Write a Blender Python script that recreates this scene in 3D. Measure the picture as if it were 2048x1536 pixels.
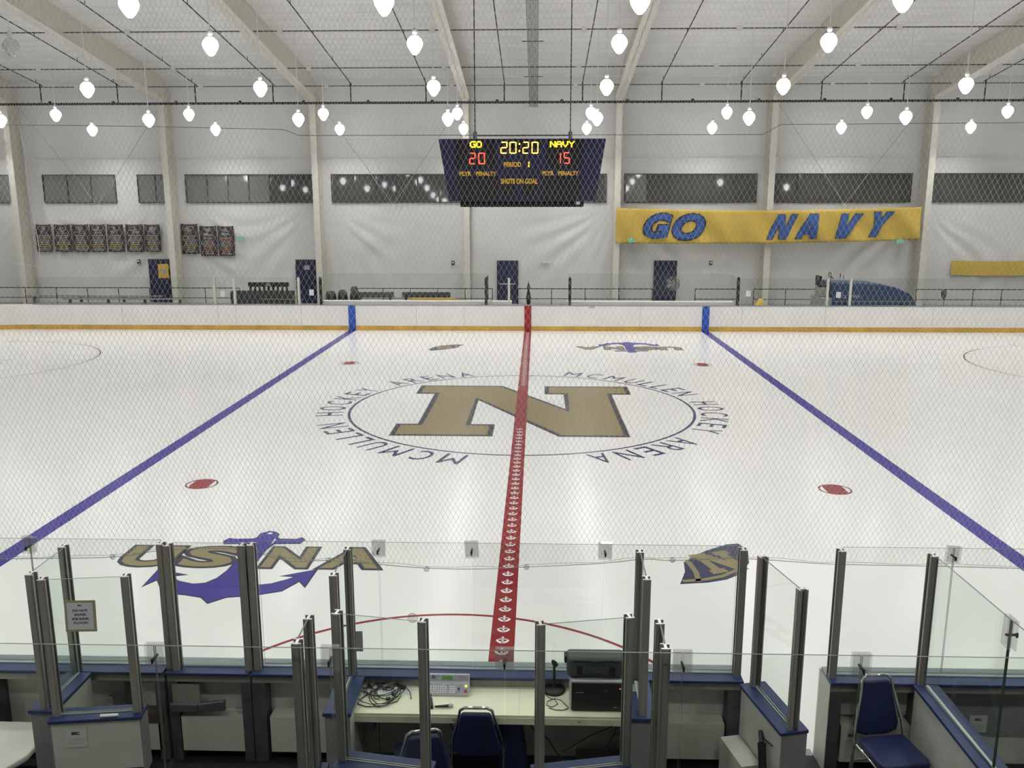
import bpy, bmesh, math, random
import numpy as np
from mathutils import Matrix, Vector, noise
random.seed(7)
S = bpy.context.scene
for o in list(bpy.data.objects): bpy.data.objects.remove(o)
C = S.collection
PI = math.pi

# ------------------------------------------------------------------ camera, world, exposure
CAM = (0.4053, -22.514, 5.2253); YAW, PITCH, ROLL, F = -0.02933, -0.20031, -0.00052, 1719.35
cd = bpy.data.cameras.new('camera'); cam = bpy.data.objects.new('camera', cd); C.objects.link(cam)
cd.sensor_width = 36.0; cd.lens = F / 2048 * 36.0; cd.clip_start = 0.05; cd.clip_end = 300
fw = Vector((math.sin(YAW)*math.cos(PITCH), math.cos(YAW)*math.cos(PITCH), math.sin(PITCH)))
rt = Vector((math.cos(YAW), -math.sin(YAW), 0)); up = rt.cross(fw)
rt2 = math.cos(ROLL)*rt + math.sin(ROLL)*up; up2 = -math.sin(ROLL)*rt + math.cos(ROLL)*up
cam.matrix_world = Matrix(((rt2.x, up2.x, -fw.x, CAM[0]), (rt2.y, up2.y, -fw.y, CAM[1]), (rt2.z, up2.z, -fw.z, CAM[2]), (0, 0, 0, 1)))
S.camera = cam
W = bpy.data.worlds.new('world'); S.world = W; W.use_nodes = True
W.node_tree.nodes['Background'].inputs[0].default_value = (0.6, 0.65, 0.7, 1)
W.node_tree.nodes['Background'].inputs[1].default_value = 0.02
S.view_settings.view_transform = 'Standard'; S.view_settings.look = 'None'
S.view_settings.gamma = 1; S.view_settings.use_curve_mapping = False
S.view_settings.exposure = -0.24
cy_ = S.cycles; cy_.max_bounces = 5; cy_.diffuse_bounces = 3; cy_.glossy_bounces = 3; cy_.transmission_bounces = 4; cy_.transparent_max_bounces = 24
cy_.caustics_reflective = False; cy_.caustics_refractive = False; cy_.use_adaptive_sampling = True; cy_.adaptive_threshold = 0.05; cy_.use_light_tree = False; cy_.sample_clamp_indirect = 6.0
LAMP_POWER = 20.0; LAMP_SIDE = 16.0; DOWN_WATTS = 375.0

def at(u, v, y=None, z=None):
    """world point seen at a photo position, at a depth y or a height z decided from the place's real size"""
    d = fw + rt2*((u-1024)/F) - up2*((v-768)/F)
    k = (y-CAM[1])/d.y if y is not None else (z-CAM[2])/d.z
    return Vector(CAM) + d*k

# ------------------------------------------------------------------ materials
def mat(name, col, rough=0.5, metal=0.0, ior=1.45, spec=0.5, emis=None, estr=0.0, coat=0.0, noise_amt=0.0, noise_scale=3.0, bump=0.0, bump_scale=20.0, alpha=None, stretch=None):
    m = bpy.data.materials.new(name); m.use_nodes = True; nt = m.node_tree; b = nt.nodes['Principled BSDF']
    b.inputs['Base Color'].default_value = (*col, 1); b.inputs['Roughness'].default_value = rough
    b.inputs['Metallic'].default_value = metal; b.inputs['IOR'].default_value = ior
    b.inputs['Specular IOR Level'].default_value = spec; b.inputs['Coat Weight'].default_value = coat
    if emis: b.inputs['Emission Color'].default_value = (*emis, 1); b.inputs['Emission Strength'].default_value = estr
    if alpha is not None: b.inputs['Alpha'].default_value = alpha
    if noise_amt or bump:
        tc = nt.nodes.new('ShaderNodeTexCoord'); mp = nt.nodes.new('ShaderNodeMapping')
        nt.links.new(tc.outputs['Object'], mp.inputs['Vector'])
        if stretch: mp.inputs['Scale'].default_value = stretch
    if noise_amt:
        n = nt.nodes.new('ShaderNodeTexNoise'); n.inputs['Scale'].default_value = noise_scale; n.inputs['Detail'].default_value = 5
        nt.links.new(mp.outputs[0], n.inputs['Vector'])
        r = nt.nodes.new('ShaderNodeMapRange'); r.inputs['From Min'].default_value = 0.3; r.inputs['From Max'].default_value = 0.7
        r.inputs['To Min'].default_value = 1-noise_amt; r.inputs['To Max'].default_value = 1+noise_amt*0.5
        nt.links.new(n.outputs['Fac'], r.inputs['Value'])
        mx = nt.nodes.new('ShaderNodeVectorMath'); mx.operation = 'SCALE'; mx.inputs[0].default_value = col
        nt.links.new(r.outputs[0], mx.inputs['Scale']); nt.links.new(mx.outputs[0], b.inputs['Base Color'])
    if bump:
        n2 = nt.nodes.new('ShaderNodeTexNoise'); n2.inputs['Scale'].default_value = bump_scale; n2.inputs['Detail'].default_value = 4
        nt.links.new(mp.outputs[0], n2.inputs['Vector'])
        bp = nt.nodes.new('ShaderNodeBump'); bp.inputs['Strength'].default_value = bump; bp.inputs['Distance'].default_value = 0.03
        nt.links.new(n2.outputs['Fac'], bp.inputs['Height']); nt.links.new(bp.outputs[0], b.inputs['Normal'])
    return m

def glass(name, tint, refl=1.0, haze=0.0):
    m = bpy.data.materials.new(name); m.use_nodes = True; nt = m.node_tree
    for n in list(nt.nodes):
        if n.type != 'OUTPUT_MATERIAL': nt.nodes.remove(n)
    out = nt.nodes['Material Output']; tr = nt.nodes.new('ShaderNodeBsdfTransparent'); tr.inputs[0].default_value = (*tint, 1)
    gl = nt.nodes.new('ShaderNodeBsdfGlossy'); gl.inputs['Roughness'].default_value = 0.02
    fr = nt.nodes.new('ShaderNodeFresnel'); fr.inputs[0].default_value = 1.45
    ml = nt.nodes.new('ShaderNodeMath'); ml.operation = 'MULTIPLY'; ml.inputs[1].default_value = refl
    gm = nt.nodes.new('ShaderNodeNewGeometry'); iv = nt.nodes.new('ShaderNodeMath'); iv.operation = 'SUBTRACT'; iv.inputs[0].default_value = 1.0
    nt.links.new(gm.outputs['Backfacing'], iv.inputs[1]); m0 = nt.nodes.new('ShaderNodeMath'); m0.operation = 'MULTIPLY'
    nt.links.new(fr.outputs[0], m0.inputs[0]); nt.links.new(iv.outputs[0], m0.inputs[1]); nt.links.new(m0.outputs[0], ml.inputs[0])
    mx = nt.nodes.new('ShaderNodeMixShader'); nt.links.new(ml.outputs[0], mx.inputs[0])
    src = tr
    if haze:
        df = nt.nodes.new('ShaderNodeBsdfDiffuse'); df.inputs[0].default_value = (0.7, 0.72, 0.7, 1)
        m2 = nt.nodes.new('ShaderNodeMixShader'); m2.inputs[0].default_value = haze
        nt.links.new(tr.outputs[0], m2.inputs[1]); nt.links.new(df.outputs[0], m2.inputs[2]); src = m2
    nt.links.new(src.outputs[0], mx.inputs[1]); nt.links.new(gl.outputs[0], mx.inputs[2]); nt.links.new(mx.outputs[0], out.inputs[0])
    return m

M = {}
M['ice'] = mat('painted white ice', (0.80, 0.80, 0.775), 0.20, ior=1.31, noise_amt=0.035, noise_scale=0.25, bump=0.05, bump_scale=1.5)
def icepaint(n, c): M[n] = mat('ice paint '+n, c, 0.28, ior=1.31)
icepaint('iblue', (0.022, 0.014, 0.235)); icepaint('itext', (0.018, 0.016, 0.10)); icepaint('ired', (0.24, 0.009, 0.015)); icepaint('iblack', (0.025, 0.025, 0.045))
icepaint('igold', (0.25, 0.20, 0.095)); icepaint('iwhite', (0.82, 0.82, 0.8)); icepaint('inavy', (0.02, 0.022, 0.075)); icepaint('idarkred', (0.09, 0.03, 0.035))
M['board'] = mat('white board plastic', (0.88, 0.87, 0.83), 0.35, noise_amt=0.05, noise_scale=1.2)
M['kick'] = mat('yellow kick plate', (0.62, 0.37, 0.055), 0.45, noise_amt=0.25, noise_scale=1.3)
M['caprail'] = mat('grey cap rail', (0.25, 0.26, 0.27), 0.4)
M['markblue'] = mat('blue board mark', (0.02, 0.085, 0.42), 0.4)
M['markred'] = mat('red board mark', (0.32, 0.015, 0.02), 0.4)
M['bluecap'] = mat('navy blue ledge plastic', (0.028, 0.043, 0.125), 0.42, noise_amt=0.12, noise_scale=6)
M['sill'] = mat('grey scuffed sill', (0.30, 0.34, 0.36), 0.45, noise_amt=0.25, noise_scale=9, stretch=(0.6, 4, 1))
M['alu'] = mat('brushed aluminium', (0.34, 0.325, 0.285), 0.45, metal=0.2, noise_amt=0.12, noise_scale=4, stretch=(6, 6, 0.4))
M['alulight'] = mat('bright aluminium edge', (0.75, 0.75, 0.72), 0.35, metal=0.6)
M['gasket'] = mat('grey gasket', (0.06, 0.058, 0.052), 0.6)
M['steel'] = mat('dark painted steel', (0.13, 0.13, 0.14), 0.5, metal=0.3, noise_amt=0.25, noise_scale=7)
M['greypanel'] = mat('grey end panel', (0.26, 0.255, 0.26), 0.5, noise_amt=0.15, noise_scale=5)
M['whitepanel'] = mat('worn white panel', (0.60, 0.60, 0.54), 0.45, noise_amt=0.12, noise_scale=4)
M['creambench'] = mat('cream bench panel', (0.64, 0.635, 0.56), 0.45, noise_amt=0.06)
M['table'] = mat('cream laminate', (0.84, 0.83, 0.62), 0.35, noise_amt=0.04)
M['rubber'] = mat('black rubber flooring', (0.016, 0.016, 0.020), 0.6, noise_amt=0.2, noise_scale=12, bump=0.2)
M['concrete'] = mat('grey concrete', (0.28, 0.28, 0.27), 0.7, noise_amt=0.25, noise_scale=3)
M['liner'] = mat('white insulation liner', (0.70, 0.70, 0.67), 0.5, noise_amt=0.06, noise_scale=0.4)
M['frame'] = mat('cream painted steel frame', (0.64, 0.605, 0.51), 0.5, noise_amt=0.05)
M['flange'] = mat('cream frame paint lit tone', (0.68, 0.66, 0.58), 0.5)  # same cream as the frame, lightened as if lit from below and front
M['blackpipe'] = mat('black iron pipe', (0.02, 0.02, 0.022), 0.5)
M['greypipe'] = mat('grey conduit', (0.13, 0.13, 0.13), 0.5, metal=0.3)
M['whitebox'] = mat('white junction box', (0.75, 0.74, 0.7), 0.5)
M['rod'] = mat('pale steel rod', (0.82, 0.82, 0.80), 0.5)
M['lamp'] = mat('lit lamp glass', (1, 1, 1), 0.3, emis=(1.0, 0.985, 1.0), estr=LAMP_POWER)
def _refractor():
    # the prismatic shade throws most of its light downwards
    nt = M['lamp'].node_tree; b = nt.nodes['Principled BSDF']; g = nt.nodes.new('ShaderNodeNewGeometry'); sp = nt.nodes.new('ShaderNodeSeparateXYZ')
    nt.links.new(g.outputs['Normal'], sp.inputs[0]); r = nt.nodes.new('ShaderNodeMapRange')
    r.inputs['From Min'].default_value = -0.3; r.inputs['From Max'].default_value = -0.72; r.inputs['To Min'].default_value = LAMP_SIDE; r.inputs['To Max'].default_value = LAMP_POWER
    nt.links.new(sp.outputs['Z'], r.inputs['Value']); nt.links.new(r.outputs[0], b.inputs['Emission Strength'])
_refractor()
M['lampcap'] = mat('lamp housing', (0.7, 0.7, 0.7), 0.4)
M['lampoff'] = glass('unlit acrylic lamp shade', (0.8, 0.8, 0.78), 1.5, haze=0.45)
M['navy'] = mat('navy scoreboard paint', (0.007, 0.009, 0.045), 0.4)
M['sbblack'] = mat('black display window', (0.006, 0.006, 0.008), 0.25)
M['amber'] = mat('amber lettering', (0.85, 0.50, 0.035), 0.5)
M['ledyellow'] = mat('lit amber digits', (0.1, 0.05, 0), 0.5, emis=(1.0, 0.62, 0.02), estr=3.0)
M['ledclock'] = mat('lit clock digits', (0.1, 0.05, 0), 0.5, emis=(1.0, 0.60, 0.10), estr=4.0)
M['ledred'] = mat('lit red digits', (0.1, 0.0, 0), 0.5, emis=(1.0, 0.07, 0.04), estr=3.8)
M['cord'] = mat('white net cord', (0.93, 0.93, 0.90), 0.5)
def _cord():
    nt = M['cord'].node_tree; b = nt.nodes['Principled BSDF']; t = nt.nodes.new('ShaderNodeBsdfTranslucent'); t.inputs[0].default_value = (.85, .85, .82, 1)
    mx = nt.nodes.new('ShaderNodeMixShader'); mx.inputs[0].default_value = 0.5; o = nt.nodes['Material Output']
    nt.links.new(b.outputs[0], mx.inputs[1]); nt.links.new(t.outputs[0], mx.inputs[2]); nt.links.new(mx.outputs[0], o.inputs[0])
_cord()
M['cable'] = mat('grey steel cable', (0.2, 0.2, 0.19), 0.5)
M['rope'] = mat('grey rope', (0.42, 0.42, 0.38), 0.7)
M['glass'] = glass('clear glass', (0.945, 0.965, 0.95), 1.0)
M['acrylic'] = glass('hazy acrylic', (0.94, 0.94, 0.94), 1.2, haze=0.10)
M['gedge'] = mat('polished glass edge', (0.10, 0.125, 0.105), 0.3)
M['gedgel'] = mat('light glass edge', (0.36, 0.40, 0.37), 0.3)
M['winglass'] = mat('dark window glass', (0.075, 0.080, 0.074), 0.035, spec=0.75)
M['wingrey'] = mat('window glass toned for reflection', (0.19, 0.20, 0.185), 0.035, spec=0.75)  # paler grey stands in for the ceiling reflected in these panes
M['winframe'] = mat('dark window frame', (0.045, 0.05, 0.045), 0.5)
M['door'] = mat('navy door paint', (0.022, 0.028, 0.07), 0.45)
M['doorframe'] = mat('dark door frame', (0.03, 0.035, 0.06), 0.5)
M['yellowsheet'] = mat('yellow poster', (0.70, 0.46, 0.06), 0.6)
M['paper'] = mat('white paper', (0.74, 0.76, 0.76), 0.7)
M['tan'] = mat('tan border', (0.42, 0.38, 0.22), 0.6)
M['navyyellow'] = mat('yellow banner cloth', (0.62, 0.43, 0.065), 0.7, noise_amt=0.06, noise_scale=1.0, bump=0.3, bump_scale=1.5)
M['bannerblue'] = mat('blue banner letters', (0.035, 0.10, 0.32), 0.65)
M['bannerdark'] = mat('dark letter outline', (0.02, 0.02, 0.06), 0.65)
M['charcoal'] = mat('charcoal banner cloth', (0.055, 0.045, 0.045), 0.7, noise_amt=0.3, noise_scale=5)
M['pgrey'] = mat('grey print', (0.45, 0.44, 0.43), 0.7, noise_amt=0.4, noise_scale=7)
M['pyellow'] = mat('yellow print', (0.50, 0.38, 0.12), 0.7)
M['porange'] = mat('orange print', (0.48, 0.22, 0.10), 0.7)
M['green'] = mat('lit green sign', (0.05, 0.3, 0.15), 0.5, emis=(0.12, 0.8, 0.38), estr=0.55)
M['greenback'] = mat('pale sign face', (0.35, 0.5, 0.42), 0.5)
M['black'] = mat('black plastic', (0.018, 0.018, 0.019), 0.45)
M['darkgrey'] = mat('dark grey cloth', (0.055, 0.06, 0.06), 0.75)
M['case'] = mat('grey equipment case', (0.085, 0.095, 0.095), 0.65, bump=0.2, bump_scale=30)
M['silver'] = mat('silver plastic', (0.50, 0.50, 0.51), 0.4, metal=0.2)
M['silverlight'] = mat('light silver trim', (0.66, 0.66, 0.66), 0.35, metal=0.3)
M['lcd'] = mat('green display', (0.08, 0.17, 0.04), 0.3, emis=(0.12, 0.35, 0.05), estr=0.25)
M['keypad'] = mat('keypad grey', (0.36, 0.38, 0.42), 0.5, noise_amt=0.3, noise_scale=40)
M['yellowled'] = mat('yellow button', (0.5, 0.5, 0.05), 0.4, emis=(1, 0.95, 0.2), estr=0.8)
M['redbtn'] = mat('red button', (0.4, 0.02, 0.03), 0.4)
M['redled'] = mat('red indicator', (0.5, 0, 0), 0.4, emis=(1, 0.15, 0.05), estr=2)
M['chrome'] = mat('chrome tube', (0.75, 0.75, 0.75), 0.12, metal=1.0)
M['navycloth'] = mat('navy vinyl', (0.012, 0.021, 0.080), 0.5, noise_amt=0.1, noise_scale=9, bump=0.1, bump_scale=60)
M['whitehandle'] = mat('white handle', (0.8, 0.8, 0.8), 0.4)
M['blueveh'] = mat('dark blue vehicle paint', (0.022, 0.055, 0.15), 0.3)
M['vehgrey'] = mat('grey vehicle metal', (0.32, 0.32, 0.30), 0.5)
M['strip'] = mat('pale trim strip', (0.62, 0.63, 0.56), 0.45)
M['braceg'] = mat('grey bracing rod', (0.5, 0.5, 0.48), 0.5)
M['brown'] = mat('brown wood block', (0.10, 0.08, 0.06), 0.7)
M['greyink'] = mat('grey print ink', (0.22, 0.22, 0.25), 0.6)
M['darkwall'] = mat('grey rear wall', (0.45, 0.45, 0.44), 0.8)

# ceiling facing with fine crosswise bands
def ceiling_mat():
    m = mat('white ceiling facing', (0.86, 0.86, 0.835), 0.5, noise_amt=0.07, noise_scale=1.0, bump=0.25, bump_scale=1.5)
    nt = m.node_tree; b = nt.nodes['Principled BSDF']; src = b.inputs['Base Color'].links[0].from_socket
    tc = nt.nodes.new('ShaderNodeTexCoord'); wv = nt.nodes.new('ShaderNodeTexWave'); wv.wave_type = 'BANDS'; wv.bands_direction = 'Y'
    wv.inputs['Scale'].default_value = 0.42; wv.inputs['Distortion'].default_value = 0.25
    nt.links.new(tc.outputs['Object'], wv.inputs['Vector'])
    r = nt.nodes.new('ShaderNodeMapRange'); r.inputs['From Min'].default_value = 0; r.inputs['From Max'].default_value = 0.12
    r.inputs['To Min'].default_value = 0.92; r.inputs['To Max'].default_value = 1.0
    nt.links.new(wv.outputs['Fac'], r.inputs['Value'])
    mx = nt.nodes.new('ShaderNodeVectorMath'); mx.operation = 'SCALE'
    nt.links.new(src, mx.inputs[0]); nt.links.new(r.outputs[0], mx.inputs['Scale']); nt.links.new(mx.outputs[0], b.inputs['Base Color'])
    return m
M['ceil'] = ceiling_mat()

# ------------------------------------------------------------------ mesh helpers
_text_cache = {}
def text_geo(body, offset=0.0, extrude=0.0, shear=0.0):
    k = (body, offset, extrude, shear)
    if k not in _text_cache:
        cu = bpy.data.curves.new('t', 'FONT'); cu.body = body; cu.offset = offset; cu.extrude = extrude; cu.shear = shear; cu.resolution_u = 4
        o = bpy.data.objects.new('t', cu); C.objects.link(o); bpy.context.view_layer.update()
        me = bpy.data.meshes.new_from_object(o.evaluated_get(bpy.context.evaluated_depsgraph_get()))
        vs = [tuple(v.co) for v in me.vertices]; fs = [tuple(p.vertices) for p in me.polygons]
        bpy.data.objects.remove(o); bpy.data.curves.remove(cu); bpy.data.meshes.remove(me)
        _text_cache[k] = (vs, fs)
    return _text_cache[k]

class MB:
    def __init__(s): s.v = []; s.f = []; s.m = []; s.sm = []
    def add(s, vs, fs, m=0, smooth=False, X=None):
        n = len(s.v)
        s.v += [tuple(X @ Vector(p)) if X is not None else tuple(p) for p in vs]
        for f in fs: s.f.append(tuple(n+i for i in f)); s.m.append(m); s.sm.append(smooth)
        return s
    def box(s, x0, x1, y0, y1, z0, z1, m=0, X=None):
        vs = [(x, y, z) for x in (x0, x1) for y in (y0, y1) for z in (z0, z1)]
        return s.add(vs, [(0, 1, 3, 2), (4, 6, 7, 5), (0, 4, 5, 1), (2, 3, 7, 6), (0, 2, 6, 4), (1, 5, 7, 3)], m, False, X)
    def prism(s, poly, z0, z1, m=0, X=None, bottom=True):
        n = len(poly); vs = [(x, y, z0) for x, y in poly] + [(x, y, z1) for x, y in poly]
        fs = [tuple(range(n, 2*n))] + ([tuple(reversed(range(n)))] if bottom else []) + [(i, (i+1) % n, n+(i+1) % n, n+i) for i in range(n)]
        return s.add(vs, fs, m, False, X)
    def tube(s, pts, r, n=8, m=0, cap=True, closed=False, X=None):
        pts = [Vector(p) for p in pts]; N = len(pts); rs = r if isinstance(r, (list, tuple)) else [r]*N
        vs = []; prev = None
        for i, p in enumerate(pts):
            if closed: t = (pts[(i+1) % N]-pts[i-1]).normalized()
            else: t = (pts[min(i+1, N-1)]-pts[max(i-1, 0)]).normalized()
            if prev is None:
                a = Vector((0, 0, 1)) if abs(t.z) < 0.9 else Vector((1, 0, 0)); u = t.cross(a).normalized()
            else:
                u = (prev - t*prev.dot(t)); u = u.normalized() if u.length > 1e-6 else t.orthogonal().normalized()
            prev = u; w = t.cross(u)
            for k in range(n): a = 2*PI*k/n; vs.append(p + (u*math.cos(a)+w*math.sin(a))*rs[i])
        fs = []
        for i in range(N if closed else N-1):
            j = (i+1) % N
            for k in range(n): fs.append((i*n+k, i*n+(k+1) % n, j*n+(k+1) % n, j*n+k))
        s.add(vs, fs, m, n > 4, X)
        if cap and not closed: s.add(vs[:n], [tuple(reversed(range(n)))], m, False, X); s.add(vs[-n:], [tuple(range(n))], m, False, X)
        return s
    def lathe(s, prof, c=(0, 0, 0), n=20, m=0, X=None, smooth=True):
        vs = [(c[0]+r*math.cos(2*PI*k/n), c[1]+r*math.sin(2*PI*k/n), c[2]+z) for r, z in prof for k in range(n)]
        fs = [(i*n+k, i*n+(k+1) % n, (i+1)*n+(k+1) % n, (i+1)*n+k) for i in range(len(prof)-1) for k in range(n)]
        return s.add(vs, fs, m, smooth, X)
    def disc(s, cx, cy, r, z0, z1, n=32, m=0, X=None): return s.prism([(cx+r*math.cos(2*PI*k/n), cy+r*math.sin(2*PI*k/n)) for k in range(n)], z0, z1, m, X)
    def ring(s, cx, cy, r0, r1, z, n=96, a0=0, a1=2*PI, m=0, h=0.0):
        vs = []; full = abs(a1-a0-2*PI) < 1e-6
        for k in range(n + (0 if full else 1)):
            a = a0+(a1-a0)*k/n; c, q = math.cos(a), math.sin(a)
            vs += [(cx+r0*c, cy+r0*q, z+h), (cx+r1*c, cy+r1*q, z+h), (cx+r0*c, cy+r0*q, z), (cx+r1*c, cy+r1*q, z)]
        fs = []; N = len(vs)//4
        for k in range(N if full else N-1):
            a = 4*k; b = 4*((k+1) % N); fs += [(a, a+1, b+1, b)]
            if h: fs += [(a+1, a+3, b+3, b+1), (a+2, a, b, b+2)]
        return s.add(vs, fs, m)
    def text(s, body, X, w=None, h=None, offset=0.0, extrude=0.0, shear=0.0, m=0, pad=0.0):
        """text fitted to w x h, centred at X's origin, lying in X's local xy plane; extrude is the real thickness"""
        vs, fs = text_geo(body, 0, 0.01, shear); b0 = text_geo(body, 0, 0.0, shear)[0]
        x0 = min(v[0] for v in b0); x1 = max(v[0] for v in b0); y0 = min(v[1] for v in b0); y1 = max(v[1] for v in b0)
        if offset: vs, fs = text_geo(body, offset, 0.01, shear)
        sy = h/(y1-y0) if h else None; sx = w/(x1-x0) if w else sy; sy = sy or sx
        e = extrude/0.01
        return s.add([((v[0]-(x0+x1)/2)*sx, (v[1]-(y0+y1)/2)*sy, v[2]*e) for v in vs], fs, m, False, X)
    def build(s, name, mats, parent=None, bevel=0.0, loc=None, subsurf=0, segs=2):
        me = bpy.data.meshes.new(name); me.from_pydata(s.v, [], s.f)
        if not isinstance(mats, (list, tuple)): mats = [mats]
        for k in mats: me.materials.append(M[k] if isinstance(k, str) else k)
        me.polygons.foreach_set('material_index', s.m); me.polygons.foreach_set('use_smooth', s.sm)
        bm = bmesh.new(); bm.from_mesh(me); bmesh.ops.recalc_face_normals(bm, faces=bm.faces); bm.to_mesh(me); bm.free()
        o = bpy.data.objects.new(name, me); C.objects.link(o)
        if parent is not None: o.parent = parent
        if loc is not None: o.location = loc
        if bevel:
            b = o.modifiers.new('b', 'BEVEL'); b.width = bevel; b.segments = segs; b.limit_method = 'ANGLE'; b.angle_limit = 0.7
        if subsurf:
            b = o.modifiers.new('s', 'SUBSURF'); b.levels = subsurf; b.render_levels = subsurf
        return o

def tag(o, label, cat, group=None, kind=None):
    o['label'] = label; o['category'] = cat
    if group: o['group'] = group
    if kind: o['kind'] = kind
    return o
def thing(name, label, cat, loc=(0, 0, 0), rotz=0.0, group=None):
    o = bpy.data.objects.new(name, None); C.objects.link(o); o.location = loc; o.rotation_euler = (0, 0, rotz); o.empty_display_size = 0.2
    return tag(o, label, cat, group)
def struct(o): o['kind'] = 'structure'; return o
def dup(root, loc, rotz=0.0, label=None):
    r = root.copy(); C.objects.link(r); r.location = loc; r.rotation_euler = (0, 0, rotz)
    if label: r['label'] = label
    for ch in list(root.children):
        c = ch.copy(); C.objects.link(c); c.parent = r
        for g in list(ch.children):
            d = g.copy(); C.objects.link(d); d.parent = c
    return r
ORD = ['first', 'second', 'third', 'fourth', 'fifth', 'sixth', 'seventh', 'eighth', 'ninth', 'tenth', 'eleventh', 'twelfth', 'thirteenth']
T = Matrix.Translation
def RZ(a): return Matrix.Rotation(a, 4, 'Z')
def RX(a): return Matrix.Rotation(a, 4, 'X')
UPR = RX(PI/2)        # local xy plane stood upright, facing -y (towards the camera)

# ------------------------------------------------------------------ room shell
YF = 21.55; YB = -27.0; XW = 36.0
def ceil_z(y): return 11.5 + 0.135*(YF-abs(y)) if y >= 0 else 11.5 + 0.135*(YF-abs(y)*YF/27.0)
struct(MB().box(-XW, XW, YB, YF+0.3, -0.4, -0.06).build('floor', 'concrete'))
cm = MB()
ys = [YF+0.3, 0, YB-0.3]
for a, b in zip(ys[:-1], ys[1:]):
    za = 11.46 if a > 1 else ceil_z(0); zb = 11.46 if b < -1 else ceil_z(0)
    cm.add([(-XW, a, za), (XW, a, za), (XW, b, zb), (-XW, b, zb), (-XW, a, za+.25), (XW, a, za+.25), (XW, b, zb+.25), (-XW, b, zb+.25)],
           [(0, 1, 2, 3), (7, 6, 5, 4), (0, 4, 5, 1), (2, 6, 7, 3), (1, 5, 6, 2), (3, 7, 4, 0)])
struct(cm.build('ceiling', 'ceil'))
struct(MB().box(-XW-.3, -XW, YB, YF, 0, 14.5).build('wall_left', 'liner'))
struct(MB().box(XW, XW+.3, YB, YF, 0, 14.5).build('wall_right', 'liner'))
struct(MB().box(-XW, XW, YB-.3, YB, -.06, 11.6).build('wall_back', 'darkwall'))
# far wall: a hung liner with real folds, on a slab
COLX = [-33.2, -25.7, -17.95, -10.54, -3.10, 4.30, 11.73, 19.32, 26.8]
def fold(x, z):
    w = 0.0
    k = max(0.0, min(1.0, (5.4-z)/1.5))
    for i in range(len(COLX)-1):
        if COLX[i] <= x <= COLX[i+1]:
            t = (x-COLX[i])/(COLX[i+1]-COLX[i]); s = math.sin(PI*t)**0.5
            # fans of folds running down from the top corners towards mid-bay
            for cx, sg in ((COLX[i], 1), (COLX[i+1], -1)):
                dx = abs(x-cx)+.05; dz = 5.6-z; ang = math.atan2(dz, dx); rr = math.hypot(dx, dz)
                w += 0.075*math.sin(ang*26+noise.noise(Vector((cx, rr*.5, 0)))*3.0)*min(1, rr/2)*max(0, 1-rr/7)*max(0.0, noise.noise(Vector((cx*.7+ang*2.2, rr*.25, 1.3)))+.35)*1.6
            w *= s
    w = w*k + 0.03*noise.noise(Vector((x*.35, 0, z*.3)))*k + 0.018*noise.noise(Vector((x*1.1, 3, z*1.3)))*k
    w += 0.004*noise.noise(Vector((x*.5, 7, z*.4)))
    return w
wb = MB(); nx, nz = 720, 110; x0, x1, z0, z1 = -34.0, 34.0, -0.06, 11.7
vs = [(x0+(x1-x0)*i/nx, YF-0.06+fold(x0+(x1-x0)*i/nx, z0+(z1-z0)*j/nz), z0+(z1-z0)*j/nz) for j in range(nz+1) for i in range(nx+1)]
fs = [(j*(nx+1)+i, j*(nx+1)+i+1, (j+1)*(nx+1)+i+1, (j+1)*(nx+1)+i) for j in range(nz) for i in range(nx)]
wb.add(vs, fs, 0, True)
wb.box(-XW, XW, YF+.06, YF+.3, -.06, 11.7)
wall_far = struct(wb.build('wall_far', 'liner'))
# seam lines of the liner (horizontal laps)
struct(MB().box(-34, 34, YF-.125, YF-.085, 7.75, 7.77).build('trim_1', 'liner'))

# raised far walkway and near booth floor
FZ = 0.5
struct(MB().box(-34, 34, 15.25, YF-.15, -.06, FZ).build('floor_walkway', 'concrete'))
BZ = 0.2
struct(MB().box(-10, 2.28, -21.5, -15.27, -.06, BZ).box(2.28, 3.02, -21.5, -15.22, -.06, BZ).box(3.02, 10, -21.5, -15.27, -.06, BZ).build('floor_booths', 'rubber'))
struct(MB().box(2.26, 3.04, -15.215, -15.06, -.06, .16).build('trim_2', 'concrete'))

# ------------------------------------------------------------------ ice and its markings
ice_root = thing('ice_sheet', 'wide white ice sheet painted with blue lines, a red line and emblems', 'ice rink')
R = 8.5; IX = 30.4; IY0, IY1 = -15.16, 14.98
pts = []
for cx, cy, a0 in ((IX-R, IY1-R, 0), (-IX+R, IY1-R, 90), (-IX+R, IY0+R, 180), (IX-R, IY0+R, 270)):
    for k in range(13): a = math.radians(a0+90*k/12); pts.append((cx+R*math.cos(a), cy+R*math.sin(a)))
MB().prism(pts, -0.05, 0.0).build('ice_surface', 'ice', ice_root)
def mark(mb, name, mats, label=None):
    o = mb.build(name, mats, ice_root)
    if label: o['label'] = label
    return o
Z1 = 0.0015; Z2 = 0.003; Z3 = 0.0045
for sx, nm in ((-1, 'left'), (1, 'right')):
    mark(MB().box(sx*7.742-.155, sx*7.742+.155, IY0, IY1, 0, Z1), 'blue_line', 'iblue')
mark(MB().box(-.15, .15, IY0, IY1, 0, Z1+.0004), 'red_line', 'ired')
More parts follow.
